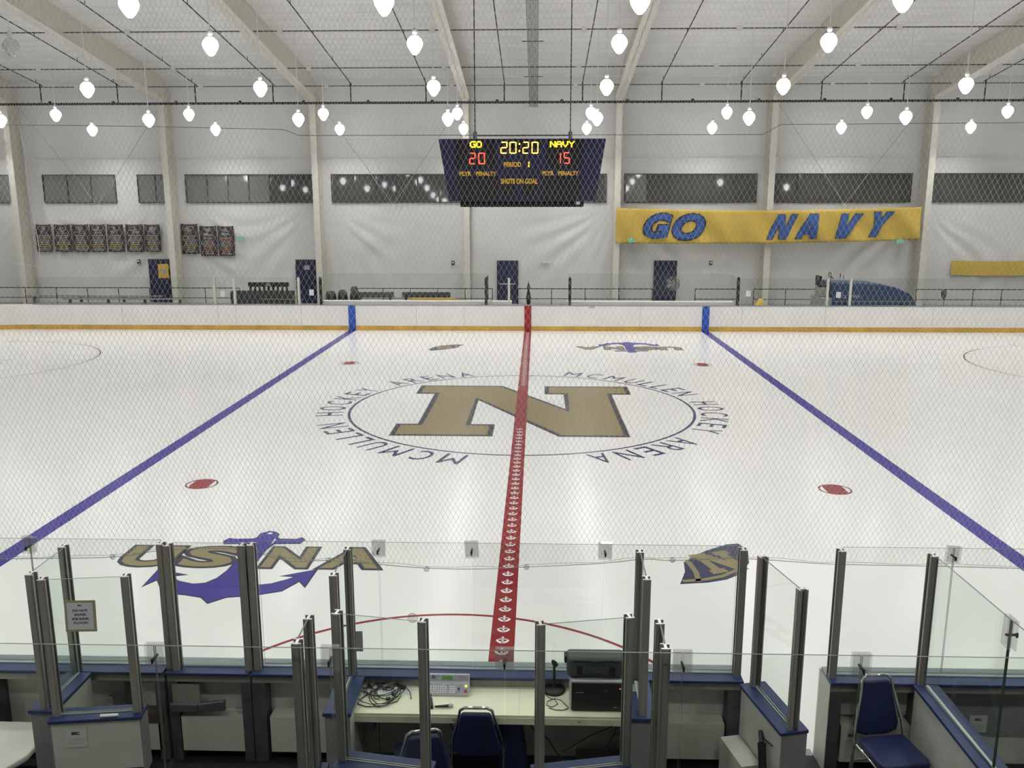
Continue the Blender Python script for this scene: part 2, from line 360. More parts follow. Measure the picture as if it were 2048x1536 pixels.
# little white anchors along the red line, facing each bench side
ab = MB()
def small_anchor(mb, X):
    mb.box(-.012, .012, -.055, .075, Z2, Z2+.0006, 0, X); mb.disc(0, .085, .018, Z2, Z2+.0006, 10, 0, X); mb.box(-.055, .055, .028, .048, Z2, Z2+.0006, 0, X)
    arc = [(.085*math.cos(a), .03+.085*1.15*math.sin(a)) for a in [PI+.15+(PI-.3)*k/10 for k in range(11)]]
    inn = [(.062*math.cos(a), .045+.062*1.15*math.sin(a)) for a in [PI+.15+(PI-.3)*k/10 for k in range(11)]]
    for k in range(10): mb.prism([arc[k], arc[k+1], inn[k+1], inn[k]], Z2, Z2+.0006, 0, X)
y = -12.73
for k in range(-7, 100):
    yy = -12.73 + .2825*k
    if abs(yy) > 14.6 or abs(yy) < .35: continue
    small_anchor(ab, T((0, yy-.01, 0)) @ (RZ(0) if yy < 0 else RZ(PI)))
mark(ab, 'anchor_row', 'iwhite', 'row of small white anchors along the red line')
mark(MB().ring(0, 0, 4.525, 4.595, Z1, 128), 'centre_circle', 'itext')
NP = [(-3.08, 2.91), (-.62, 2.91), (1.18, -.13), (1.18, 1.75), (.64, 1.75), (.64, 2.88), (3.12, 2.88), (3.12, 1.75), (2.56, 1.75), (2.60, -2.98), (.93, -2.98), (-1.22, .92),
      (-1.22, -1.83), (-.63, -1.83), (-.63, -2.98), (-3.08, -2.98), (-3.08, -1.83), (-2.54, -1.83), (-2.54, 1.73), (-3.08, 1.73)]
def inset_poly(p, d):
    n = len(p); out = []
    area = sum(p[i][0]*p[(i+1) % n][1]-p[(i+1) % n][0]*p[i][1] for i in range(n)); sg = 1 if area > 0 else -1
    for i in range(n):
        a = Vector(p[i-1]); b = Vector(p[i]); c = Vector(p[(i+1) % n])
        e1 = (b-a).normalized(); e2 = (c-b).normalized(); n1 = Vector((-e1.y, e1.x))*sg; n2 = Vector((-e2.y, e2.x))*sg
        k = (n1+n2); k = k/max(.2, k.dot(n1)); out.append(tuple(b+k*d))
    return out
mark(MB().prism(NP, 0, Z2), 'letter_outline', 'iblack')
mark(MB().prism(inset_poly(NP, .13), 0, Z3), 'letter_fill', 'igold')
# red line runs over the emblem
mark(MB().box(-.15, .15, -2.2, 2.95, Z3, Z3+.0004), 'red_line', 'ired')
def ring_text(body, a_start, a_end, r, h):
    mb = MB()
    wd = {'M': 1.25, 'C': 1.0, 'I': .4, ' ': 1.0, 'U': 1.0, 'L': .85, 'E': .85, 'N': 1.05, 'H': 1.0, 'O': 1.1, 'K': 1.0, 'Y': .95, 'A': 1.05, 'R': .95}
    L = [wd[c] for c in body]; tot = sum(L)-L[0]/2-L[-1]/2; pos = -L[0]/2
    for c, l in zip(body, L):
        a = a_start + (a_end-a_start)*(pos+l/2)/tot; pos += l
        if c == ' ':
            mark(mb, 'painted_word', 'itext'); mb = MB(); continue
        mb.text(c, T((r*math.cos(a), r*math.sin(a), Z2)) @ RZ(a-PI/2), w=.40*l, h=h, extrude=.0008)
    mark(mb, 'painted_word', 'itext')
ring_text('MCMULLEN HOCKEY ARENA', math.radians(-105.9), math.radians(-247.9), 5.06, .70)
ring_text('MCMULLEN HOCKEY ARENA', math.radians(71.8), math.radians(-69.2), 5.06, .70)
def dot(cx, cy):
    mark(MB().ring(cx, cy, .275, .31, Z1, 48), 'faceoff_ring', 'idarkred')
    p = []
    for k in range(25): a = math.acos(.19/.30)+(PI-2*math.acos(.19/.30))*k/24; p.append((cx+.30*math.cos(a), cy+.30*math.sin(a)))
    p += [(2*cx-x, 2*cy-y_) for x, y_ in p]
    mark(MB().prism(p, 0, Z1+.0005), 'faceoff_spot', 'ired')
for sx in (-1, 1):
    for sy in (-1, 1): dot(sx*6.09, sy*6.71)
for sx in (-1, 1):
    for sy in (1, -1):
        cx, cy = sx*19.99, sy*6.70; dot(cx, cy)
        mark(MB().ring(cx, cy, 4.55, 4.60, Z1, 128), 'endzone_circle', 'idarkred')
        for dx in (-.86, .86):
            for s2 in (-1, 1): mark(MB().box(cx+dx-.025, cx+dx+.025, *sorted((cy+s2*4.5, cy+s2*5.1)), 0, Z1), 'hash_mark', 'idarkred')
        for dx in (-1, 1):
            for dy in (-1, 1):
                xa, xb = cx+dx*.6, cx+dx*1.8; ya, yb = cy+dy*.28, cy+dy*1.1; q = .05
                mark(MB().prism([(xa, ya), (xb, ya), (xb, ya+dy*q), (xa+dx*q, ya+dy*q), (xa+dx*q, yb), (xa, yb)], 0, Z1), 'corner_mark', 'idarkred')
mark(MB().ring(-.61, -15.14, 3.06, 3.11, Z1, 64, math.radians(1), math.radians(179)), 'crease_arc', 'ired')
# anchor emblem with U S N A, twice (the far one turned round)
ANC = [(-4.0, -9.17), (-3.90, -9.20), (-3.82, -9.29), (-3.81, -9.44), (-3.74, -9.5), (-3.46, -9.5), (-3.40, -9.44), (-3.33, -9.52), (-3.37, -9.67), (-3.77, -9.69), (-3.83, -9.93),
       (-3.83, -10.79), (-3.75, -11.18), (-3.57, -11.25), (-3.36, -11.19), (-3.18, -11.05), (-3.06, -10.93), (-3.26, -10.91), (-2.84, -10.69), (-2.86, -11.25), (-2.98, -11.07),
       (-3.15, -11.41), (-3.47, -11.55), (-3.85, -11.63), (-4.03, -11.81), (-4.18, -11.64), (-4.42, -11.57), (-4.63, -11.53), (-4.86, -11.37), (-5.04, -11.08), (-5.15, -11.3),
       (-5.17, -10.76), (-4.73, -10.91), (-4.92, -10.97), (-4.72, -11.14), (-4.48, -11.23), (-4.3, -11.19), (-4.19, -11.01), (-4.14, -10.75), (-4.12, -9.97), (-4.10, -9.72),
       (-4.18, -9.69), (-4.55, -9.72), (-4.60, -9.62), (-4.56, -9.5), (-4.45, -9.53), (-4.16, -9.50), (-4.11, -9.44), (-4.11, -9.27)]
def emblem(X):
    a = MB(); a.prism(inset_poly(ANC, -.022), 0, Z1, 1, X); a.prism(ANC, 0, Z2, 0, X); a.disc(-3.965, -9.26, .04, 0, Z3, 14, 2, X)
    a.box(-3.82, -3.79, -9.69, -9.5, 0, Z3, 2, X)
    mark(a, 'anchor_emblem', ['iblue', 'iblack', 'iwhite'], 'blue anchor painted on the ice')
    for ch, xa, xb in (('U', -5.92, -5.10), ('S', -4.98, -4.20), ('N', -3.72, -3.0), ('A', -2.82, -1.93)):
        w = xb-xa
        l = MB(); l.text(ch, X @ T(((xa+xb)/2, -10.24, Z2)), w=w*.86, h=.70, extrude=.0006, offset=.085, m=0)
        l.text(ch, X @ T(((xa+xb)/2, -10.24, Z3)), w=w*.86, h=.70, extrude=.0006, offset=.032, m=1)
        mark(l, 'painted_letter', ['iblack', 'igold'], 'gold letter %s with black outline' % ch)
    # navy patch with a gold block letter
    b = MB(); P = [(2.46, -11.03), (2.60, -10.60), (2.64, -10.25), (2.86, -9.98), (3.09, -9.77), (3.44, -9.52), (3.63, -9.48), (3.72, -9.75), (3.62, -10.25), (3.40, -10.66), (3.15, -10.86), (2.86, -10.97)]
    b.prism(P, 0, Z1, 0, X)
    b.tube([(2.54, -10.93, Z2), (2.86, -10.86, Z2), (3.12, -10.74, Z2), (3.34, -10.56, Z2), (3.48, -10.36, Z2)], .0, 4, 1, X=X) if False else None
    band = [(2.52, -10.97), (2.86, -10.90), (3.13, -10.78), (3.36, -10.58), (3.52, -10.36)]
    for (p, q) in zip(band[:-1], band[1:]): b.prism([(p[0], p[1]), (q[0], q[1]), (q[0]-.02, q[1]+.075), (p[0]-.02, p[1]+.075)], 0, Z2, 1, X)
    b.prism([(2.70, -10.95), (2.78, -10.95), (2.80, -10.6), (2.76, -10.25), (2.70, -10.16), (2.66, -10.22), (2.72, -10.6)], 0, Z2, 1, X)
    Nn = [(x*.105, y_*.125) for x, y_ in NP]
    b.prism(Nn, 0, Z3, 1, X @ T((3.18, -10.22, 0)) @ RZ(math.radians(20)))
    mark(b, 'lettered_patch', ['inavy', 'igold'], 'navy patch with gold letter N')
emblem(Matrix.Identity(4)); emblem(RZ(PI))

# ------------------------------------------------------------------ far boards, glass and benches
fb = thing('dasher_boards', 'white far-side rink boards with yellow kick plate and thin grey top edge', 'rink boards', (0, 14.98, 0))
LX = 22.0
MB().box(-LX, LX, 0, .16, .2, 1.095).build('board_panel', 'board', fb)
MB().box(-LX, LX, -.012, .15, -.02, .2).build('kick_plate', 'kick', fb)
MB().box(-LX, LX, -.015, .27, 1.095, 1.12).build('cap_rail', 'caprail', fb)
for s in (-1, 1): MB().box(s*7.742-.155, s*7.742+.155, -.02, 0, .0, 1.10).build('blue_mark', 'markblue', fb)
MB().box(-.15, .15, -.02, 0, .0, 1.10).build('red_mark', 'markred', fb)
sm = MB()
for x in (-18, -13.7, -12.9, -10.0, -9.1, -4.9, -2.8, 2.9, 4.9, 9.3, 12.9, 17.5): sm.box(x-.004, x+.004, -.003, 0, .2, 1.095)
sm.build('panel_seam', 'caprail', fb)
for x0_, x1_ in ((-9.15, -8.2), (-2.65, -1.83), (1.9, 3.0), (8.05, 9.0)): # gates in front of the benches
    MB().box(x0_, x1_, -.008, 0, .24, 1.08).build('bench_gate', 'board', fb)
MB().box(2.66, 2.92, -.02, 0, 1.0, 1.09).build('latch_plate', 'silver', fb)
# curved corners of the rink
for s in (-1, 1):
    for cy, y0s in ((14.98-8.5, 1),):
        g = MB(); cx = s*21.9; n = 14; P0 = []
        for k in range(n+1):
            a = PI/2*k/n; P0.append((cx+s*8.5*math.sin(a), cy+y0s*8.5*math.cos(a), cx+s*8.66*math.sin(a), cy+y0s*8.66*math.cos(a)))
        for p, q in zip(P0[:-1], P0[1:]):
            g.prism([(p[0], p[1]), (q[0], q[1]), (q[2], q[3]), (p[2], p[3])], .2, 1.1, 0); g.prism([(p[0], p[1]), (q[0], q[1]), (q[2], q[3]), (p[2], p[3])], -.05, .2, 1)
        tag(g.build('corner_boards', ['board', 'kick']), 'curved white corner boards at the far %s end of the rink' % ('left' if s < 0 else 'right'), 'rink boards')

def pane(p0, p1, z0, z1, parent, th=.012, edge='gedge'):
    """a clear sheet between two plan points; big faces clear, rim polished"""
    L0 = parent.location; p0 = (p0[0]-L0.x, p0[1]-L0.y); p1 = (p1[0]-L0.x, p1[1]-L0.y); z0 -= L0.z; z1 -= L0.z
    a = Vector((p0[0], p0[1])); b = Vector((p1[0], p1[1])); d = (b-a); L = d.length; ang = math.atan2(d.y, d.x)
    mb = MB(); mb.add([(0, -th/2, 0), (L, -th/2, 0), (L, -th/2, z1-z0), (0, -th/2, z1-z0), (0, th/2, 0), (L, th/2, 0), (L, th/2, z1-z0), (0, th/2, z1-z0)], [(0, 1, 2, 3), (7, 6, 5, 4)], 0)
    mb.add([mb.v[i] for i in range(8)], [(3, 2, 6, 7), (0, 4, 5, 1), (1, 5, 6, 2), (0, 3, 7, 4)], 1)
    X = T((p0[0], p0[1], z0)) @ RZ(ang); mb.v = [tuple(X @ Vector(v)) for v in mb.v]
    return mb.build('glass_panel', ['glass', edge], parent)
def post(x, y, z0=1.1, z1=2.31, w=.062, d=.075, rot=0.0, mt='alu', parent=None, strip=True, world=True):
    if world: x -= parent.location.x; y -= parent.location.y; z0 -= parent.location.z; z1 -= parent.location.z
    X = T((x, y, z0)) @ RZ(rot)
    H = z1-z0
    mb = MB(); fl = .012
    mb.box(-w/2, w/2, -d/2, -d/2+fl, 0, H, 0, X).box(-w/2, w/2, d/2-fl, d/2, 0, H, 0, X).box(-w*.18, w*.18, -d/2+fl, d/2-fl, 0, H, 0, X)
    mb.box(-w/2, -w/2+.008, -d/2+fl, -d/2+fl*2, 0, H, 0, X).box(w/2-.008, w/2, -d/2+fl, -d/2+fl*2, 0, H, 0, X)
    mb.box(-w*.28, w*.28, -d*.5-.006, -d*.5, 0, H, 0, X)
    t = mb.build('glass_post', mt, parent)
    if strip:
        MB().box(-w*.30, w*.30, -d*.12, d*.12, .02, H-.012, 0, X).build('gasket', 'gasket', t)
        MB().box(-w*.5, w*.5, -d*.5, -d*.34, H, H+.004, 0, X).box(-w*.5, w*.5, d*.34, d*.5, H, H+.004, 0, X).box(-w*.15, w*.15, -d*.34, d*.34, H, H+.004, 0, X).build('end_cap', 'alulight', t)
    return t

fy = 15.13
for x, c, z1_ in ((-9.12, 'black', 2.3), (-1.83, 'black', 2.3), (1.83, 'black', 2.3), (9.12, 'black', 2.32)):
    pl = {-9.12: 'at the left end of the left bench', -1.83: 'at the right end of the left bench', 1.83: 'at the left end of the right bench', 9.12: 'at the right end of the right bench'}[x]
    t = thing('padded_post', 'thick black padded post on the far boards '+pl, 'post', (x, fy, 1.12), 0, 'black padded posts of the benches')
    MB().box(-.06, .06, -.06, .06, 0, z1_-1.12).build('padding', 'black', t, bevel=.02)
    MB().box(-.03, .03, -.03, .03, z1_-1.12, z1_-1.08).build('cap', 'darkgrey', t)
for x, pl in ((-13.84, 'left post of the far left gate pair'), (-12.95, 'right post of the far left gate pair'), (-10.09, 'beside the navy door with a white notice'), (-.83, 'left of the red line in front of the middle navy door'), (12.96, 'left of the blue ice resurfacer'), (13.94, 'in front of the blue ice resurfacer')):
    post(x, fy, 1.12, 2.3, .10, .09, mt='strip', strip=False, parent=fb)
segs = [(-21.9, -17.9), (-17.85, -13.9), (-13.78, -13.0), (-12.88, -10.15), (-10.03, -9.2), (9.2, 12.9), (13.02, 13.88), (14.0, 17.9), (17.95, 21.9)]
for i, (a, b) in enumerate(segs):
    pane((a, fy), (b, fy), 1.12, 2.30, fb, edge='gedgel')
for i, (a, b) in enumerate([(-9.1, -5.4), (-5.35, -1.85), (1.85, 5.4), (5.45, 9.1)]):
    pane((a, 16.9), (b, 16.9), FZ, 2.36, fb, edge='gedgel')
for i, x in enumerate((-9.12, -1.83, 1.83, 9.12)):
    pane((x, 15.2), (x, 16.85), 1.12, 2.30, fb, edge='gedgel')
# white counter strips of the benches
for x0_, x1_, pl in ((-9.2, -1.72, 'left'), (-1.6, -.72, 'middle gap beside the left'), (1.7, 9.05, 'right')):
    tag(MB().box(x0_, x1_, 15.45, 15.95, FZ, 1.235).build('bench_counter', 'whitebox'), 'long white counter strip behind the far boards, %s bench' % pl, 'counter', 'white counters behind the far boards')
# pointed black flag stick
t = thing('pointed_flag_pole', 'pointed black furled flag pole standing behind the boards at the red line', 'flag pole', (.02, 15.6, FZ))
MB().lathe([(0, 0), (.09, 0), (.09, .04), (.02, .05), (.02, .4), (.07, .55), (.11, .85), (.09, 1.05), (.04, 1.2), (.08, 1.32), (.05, 1.45), (.02, 1.52), (.005, 1.64), (0, 1.64)], n=12).build('pole', 'black', t)

# rails along the walkway
def rail(x0_, x1_, y_, label, zt=1.36, zl=.93, dx=1.48, skip=()):
    t = thing('guard_rail', label, 'railing', ((x0_+x1_)/2, y_, FZ), 0, 'black pipe guard rails on the walkway'); h = (x1_-x0_)/2
    MB().tube([(-h, 0, zt-FZ), (h, 0, zt-FZ)], .022, 8).build('top_rail', 'blackpipe', t)
    MB().tube([(-h, 0, zl-FZ), (h, 0, zl-FZ)], .018, 8).build('lower_rail', 'blackpipe', t)
    n = max(1, round((x1_-x0_)/dx))
    for k in range(n+1):
        x = -h+2*h*k/n; MB().tube([(x, 0, 0), (x, 0, zt-FZ)], .02, 8).build('baluster', 'blackpipe', t)
ry = 19.6
za = at(900, 577, y=ry).z; zb_ = at(900, 597, y=ry).z
xs = lambda u: at(u, 590, y=ry).x
for a, b, l in ((-10, 300, 'behind the left bleacher seats'), (342, 480, 'between the two doors at left'), (712, 985, 'behind the black bags and dark seats'), (1036, 1305, 'between the two middle navy doors'), (1390, 1478, 'left of the far right black post'), (1507, 1635, 'left of the ice resurfacer'), (1832, 2060, 'right of the ice resurfacer')):
    rail(xs(a), xs(b), ry, 'black pipe guard rail '+l, za, zb_)

# bleacher seating at far left
t = thing('bleacher_bench', 'long low grey bleacher benches against the far left wall', 'bleachers', (-18, 18.6, FZ))
MB().box(-4.6, 1.3, -.15, .15, .46, .50).build('seat_plank', 'greypanel', t)
MB().box(-4.6, 1.3, .45, .75, .2, .24).build('foot_plank', 'greypanel', t)
for x in (-4.3, -2.4, -.6, 1.1):
    MB().box(x-.03, x+.03, -.15, .75, 0, .2).box(x-.03, x+.03, -.1, .1, .2, .46).build('bench_support', 'steel', t)
t = thing('bleacher_bench', 'upper row of grey bleacher seats under the guard rail at far left', 'bleachers', (-20.5, 20.4, FZ))
MB().box(-5, 2, -.15, .15, .42, .46).build('seat_plank', 'greypanel', t)
for x in (-4.6, -2.2, 0, 1.8): MB().box(x-.03, x+.03, -.1, .1, 0, .42).build('bench_support', 'steel', t)

# dark equipment behind left part of the boards
t = thing('skate_rack', 'black bench rack with slatted upright front beside the far left gate', 'rack', (-12.2, 17.6, FZ))
MB().box(-1.75, 1.15, -.25, .25, 0, .98).build('base', 'darkgrey', t)
MB().box(-.95, .95, -.06, .06, 1.18, 1.38, 0).build('header_board', 'black', t)
for k in range(9): MB().box(-.90+k*.215, -.82+k*.215, -.05, .05, .98, 1.18).build('slat', 'black', t)
MB().box(-.12, .12, -.07, -.06, 1.2, 1.34).build('plate', 'greypanel', t)
t = thing('wooden_stick', 'thin orange-brown stick lying across the dark rack base', 'stick', (-11.5, 17.28, FZ+.62))
MB().tube([(-1.0, 0, 0), (1.0, 0, 0)], .018, 8).build('shaft', mat('orange wood', (.35, .22, .08), .6), t)
for i, (x, w, h) in enumerate(((-9.2, .55, 1.12), (-8.65, .5, 1.18), (-8.1, .42, 1.36))):
    o = MB(); n = 10
    o.lathe([(0, 0), (.9, 0), (1.0, .1), (1.0, .6), (.85, .88), (.5, 1.0), (0, 1.0)], n=14)
    o.v = [(v[0]*w/2, v[1]*.25, v[2]*h*.9) for v in o.v]
    tag(o.build('equipment_bag', 'black', loc=(x, 17.3, FZ)), ['rounded black bag nearest the left black post', 'second rounded black bag in the heap', 'tallest black bag of the heap', 'low wide black bag under the heap'][i], 'bag', 'heap of black bags')
for i, (a, b) in enumerate(((715, 787), (805, 900))):
    xa = at(a, 590, y=17.4).x; xb = at(b, 590, y=17.4).x
    t = thing('player_bench', 'low dark slatted bench behind the far boards, %s' % ('left one' if i == 0 else 'right one with yellow edge'), 'bench', ((xa+xb)/2, 17.4, FZ)); h = (xb-xa)/2
    MB().box(-h, h, -.15, .15, .72, .95).build('backrest', 'darkgrey', t)
    MB().box(-h, h, -.35, -.1, .42, .47).build('seat', 'darkgrey', t)
    for k in (-1, 1): MB().box(k*h*.85-.03, k*h*.85+.03, -.3, .12, 0, .72).build('leg', 'black', t)
xa = at(820, 600, y=16.4).x; xb = at(912, 600, y=16.4).x
tag(MB().box(xa, xb, 16.3, 16.45, FZ, 1.285).build('storage_box', ['navyyellow']), 'long yellow-topped box behind the left bench counter', 'box')
# notices on far glass
for (u, v, l) in ((445, 587, 'between the two far left glass posts'), (623, 585, 'under the notice door beside the left black post'), (1497, 587, 'right of the right black post'), (1677, 590, 'on the glass in front of the resurfacer')):
    p = at(u, v, y=fy-.02)
    tag(MB().box(-.10, .10, 0, .006, -.13, .13).build('paper_notice', 'paper', loc=p), 'white paper notice on far glass '+l, 'notice', 'white paper notices')

# ice resurfacer
zx = at(1655, 590, y=17.9).x; t = thing('ice_resurfacer', 'dark blue ice resurfacing machine with rounded nose parked behind the far boards', 'vehicle', (zx, 17.9, FZ))
prof = [(0.0, .35), (0.0, 1.46), (2.1, 1.40), (2.7, 1.28), (3.4, .98), (3.72, .55), (3.76, .35)]
MB().prism(prof, -1.0, .9, 0, RX(PI/2)).build('body', 'blueveh', t, bevel=.06, segs=3)
MB().box(-.05, 3.66, -.935, -.905, .60, .63).build('side_stripe', 'vehgrey', t)
MB().text('OLYMPIA', T((.75, -.93, .84)) @ UPR, w=.85, h=.14, extrude=.004).build('name_lettering', 'silverlight', t)
for x in (.6, 3.0):
    for y_ in (-.75, .75):
        w = MB().tube([(x, y_-.14, .36), (x, y_+.14, .36)], .36, 24).build('wheel', 'black', t)
        MB().tube([(x, y_-.15, .36), (x, y_+.15, .36)], .16, 16).build('hub', 'vehgrey', w)
MB().box(-.55, 0, -.7, .7, .15, .75).build('conditioner_frame', 'vehgrey', t, bevel=.03)
MB().box(-.5, -.05, -.35, .35, .75, 1.2).build('engine_cover', 'vehgrey', t, bevel=.05)
MB().box(-.42, -.08, -.3, .3, 1.2, 1.3).box(-.52, -.40, -.3, .3, 1.25, 1.72).build('driver_seat', 'black', t, bevel=.03)
sc_ = MB(); sc_.tube([(.15, -.2, 1.6), (-.02, -.2, 1.72)], .02, 8); sc_.tube([(-.02+.0*math.cos(a), -.2+.17*math.cos(a), 1.72+.17*math.sin(a)) for a in [2*PI*k/20 for k in range(20)]], .015, 6, closed=True)
sc_.build('steering_wheel', 'black', t)
MB().tube([(.35, -.5, 1.6), (.35, -.5, 1.85)], .02, 6).tube([(.5, -.5, 1.6), (.5, -.5, 1.78)], .015, 6).build('control_lever', 'black', t)
# fan and small things by the right door
t = thing('drum_fan', 'round grey floor fan standing before the right navy door', 'fan', (at(1345, 567, y=19.0).x, 19.0, FZ))
zc = at(1345, 567, y=19.0).z-FZ
fn = MB(); fn.tube([(0, -.14, zc), (0, .14, zc)], .33, 28, cap=False); fn.build('shroud', 'darkgrey', t)
g = MB()
for r in (.06, .12, .18, .24, .30, .33): g.tube([(r*math.cos(a), -.15, zc+r*math.sin(a)) for a in [2*PI*k/28 for k in range(28)]], .005, 4, closed=True)
for k in range(8): a = PI*k/8; g.tube([(.33*math.cos(a), -.15, zc+.33*math.sin(a)), (-.33*math.cos(a), -.15, zc-.33*math.sin(a))], .004, 4)
g.build('grille', 'vehgrey', t)
for k in range(5): MB().box(.04, .29, -.005, .005, -.07, .07, 0, T((0, 0, zc)) @ Matrix.Rotation(2*PI*k/5, 4, 'Y') @ RX(.5)).build('blade', 'silver', t)
MB().tube([(0, 0, 0), (0, 0, zc-.32)], .03, 10).lathe([(0, 0), (.24, 0), (.24, .03), (.04, .05)], n=20).build('stand', 'black', t)
t = thing('hanging_jacket', 'dark jacket bundle hanging over the far right guard rail', 'jacket', (at(1888, 585, y=19.5).x, 19.5, at(1888, 585, y=19.5).z))
MB().lathe([(0, .14), (.07, .12), (.13, 0), (.11, -.18), (.05, -.3), (0, -.32)], n=10).build('cloth', 'darkgrey', t)
t = thing('crumpled_bag', 'small crumpled yellow bag on the floor right of the right bench', 'bag', (at(1520, 605, y=16.4).x, 16.4, FZ))
o = MB(); o.lathe([(0, 0), (.3, 0), (.34, .2), (.2, .55), (.1, .75), (0, .78)], n=12)
o.v = [(v[0]*(1+.3*noise.noise(Vector(v)*4)), v[1], v[2]*(1+.15*noise.noise(Vector(v)*6))) for v in o.v]; o.build('cloth', 'yellowsheet', t)

# ------------------------------------------------------------------ far wall fittings
wy = YF-.10
def px_rect(u0, v0, u1, v1, y): a = at(u0, v0, y=y); b = at(u1, v1, y=y); return a.x, b.x, b.z, a.z
wins = [(-30.5, -25.95), (-24.6, -20.95), (-19.75, -18.0), (-17.3, -10.95), (-9.9, -3.45), (-2.9, 3.78), (4.75, 11.2), (12.15, 18.75), (19.8, 26.5)]
for i, (a, b) in enumerate(wins):
    w = thing('window_%d' % (i+1), 'long dark strip window high on the far wall, %s from the left' % ORD[i], 'window', ((a+b)/2, wy, 5.6)); w['kind'] = 'structure'
    h = (b-a)/2; H = 1.32
    n = max(1, round((b-a)/1.07))
    f = MB(); f.box(-h, h, -.05, .02, -.04, 0).box(-h, h, -.05, .02, H, H+.04).box(-h-.04, -h, -.05, .02, -.04, H+.04).box(h, h+.04, -.05, .02, -.04, H+.04)
    for k in range(1, n): x = -h+2*h*k/n; f.box(x-.03, x+.03, -.04, .02, 0, H)
    f.build('window_frame', 'winframe', w)
    for k in range(n):
        x = -h+2*h*k/n; rx = -(.02+.05*random.random())*(1 if i in (3, 4, 6, 7, 8) else .2); rz = (random.random()-.5)*.05
        X = T((x+h/n, -.01, H/2)) @ Matrix.Rotation(rx, 4, 'X') @ RZ(rz)
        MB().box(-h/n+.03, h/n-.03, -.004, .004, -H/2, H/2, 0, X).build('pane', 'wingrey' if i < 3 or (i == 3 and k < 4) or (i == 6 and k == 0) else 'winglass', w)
doors = [((305, 520), (338, 608), 'left-most'), ((596, 521), (632, 604), 'second'), ((996, 523), (1034, 604), 'third'), ((1309, 523), (1350, 605), 'right-most')]
for i, (p, q, l) in enumerate(doors):
    a = at(*p, y=wy); b = at(*q, y=wy); w = .98 if i != 3 else 1.05; cx = (a.x+b.x)/2
    d = thing('door_%d' % (i+1), 'navy door in the far wall, %s of four' % l, 'door', (cx, wy, FZ)); d['kind'] = 'structure'
    H = a.z-FZ
    MB().box(-w/2, w/2, -.06, .0, 0, H).build('door_leaf', 'door', d)
    MB().box(-w/2-.05, -w/2, -.08, .0, 0, H+.05).box(w/2, w/2+.05, -.08, .0, 0, H+.05).box(-w/2, w/2, -.08, .0, H, H+.05).build('door_frame', 'doorframe', d)
    MB().tube([(w*.38, -.06, 1.02), (w*.38, -.12, 1.02), (w*.28, -.12, 1.02)], .012, 8).build('door_handle', 'silver', d)
    if i in (2, ): MB().box(-w*.4, w*.4, -.10, -.06, .98, 1.04).build('push_bar', 'silver', d)
a = at(327, 542, y=wy-.07)
t = thing('door_poster', 'yellow poster with a pale round seal on the left-most navy door', 'poster', (a.x, wy-.075, a.z))
MB().box(-.27, .27, 0, .008, -.36, .36).build('sheet', 'yellowsheet', t)
MB().disc(0, 0, .15, 0, .012, 24, 0, UPR).build('seal', 'pgrey', t)
a = at(614, 535, y=wy-.07)
tag(MB().box(-.14, .14, 0, .008, -.11, .11).build('paper_notice', 'pgrey', loc=(a.x, wy-.08, a.z)), 'grey paper notice on the second navy door from the left', 'notice')
# ten dark roster banners
bx = [(72, 104), (109, 143), (145, 179), (181, 212), (215, 248), (252, 287), (290, 321), (363, 397), (400, 434), (436, 468)]
by = wy-.10; bz1, bz0 = 4.50, 3.12
for i, (a, b) in enumerate(bx):
    xa = at(a, 475, y=by).x; xb = at(b, 475, y=by).x; w = xb-xa; H = bz1-bz0+(.12 if i > 6 else 0); dz = -.10 if i > 7 else 0
    g_ = 'seven' if i < 7 else 'three'; k_ = i if i < 7 else i-7
    t = thing('roster_banner', 'dark roster banner, %s from the left in the wall group of %s' % (ORD[k_], g_), 'banner', ((xa+xb)/2, by, bz0+dz-(.10 if i > 6 else 0)), 0, 'dark roster banners')
    m_ = MB(); nxs, nzs = 8, 12; V = []
    for j in range(nzs+1):
        for q in range(nxs+1):
            x = -w/2+w*q/nxs; z = H*j/nzs; V.append((x, .02*math.sin(q*1.3+i)*math.cos(j*.5+i), z-(.03*math.sin(PI*q/nxs) if j == nzs else 0)))
    m_.add(V, [(j*(nxs+1)+q, j*(nxs+1)+q+1, (j+1)*(nxs+1)+q+1, (j+1)*(nxs+1)+q) for j in range(nzs) for q in range(nxs)], 0, True)
    o = m_.build('cloth', 'charcoal', t); s_ = o.modifiers.new('s', 'SOLIDIFY'); s_.thickness = .006
    for hx in (-w*.42, w*.42): MB().box(hx-.01, hx+.01, .0, .12, H-.03, H-.01).build('wall_hook', 'greypipe', t)
    pr = MB(); rnd = random.Random(i)
    for r in range(7): # pale mottled picture area
        pr.box(-w*.30+rnd.random()*w*.3, -w*.05+rnd.random()*w*.38, -.035, -.03, H*(.66+.038*r), H*(.685+.038*r))
    pr.build('picture_print', 'pgrey', t)
    l1 = MB(); l2 = MB()
    for r in range(9):
        z = H*(.05+.066*r); ww = w*(.22+.18*rnd.random()); (l2 if r in ((2, 3, 7) if i not in (8, 9) else (1, 2, 3, 7)) else l1).box(-ww, ww, -.035, -.03, z, z+H*.028)
    l1.build('print_lines', 'pgrey', t); l2.build('coloured_print', 'pyellow' if i < 8 else 'porange', t)
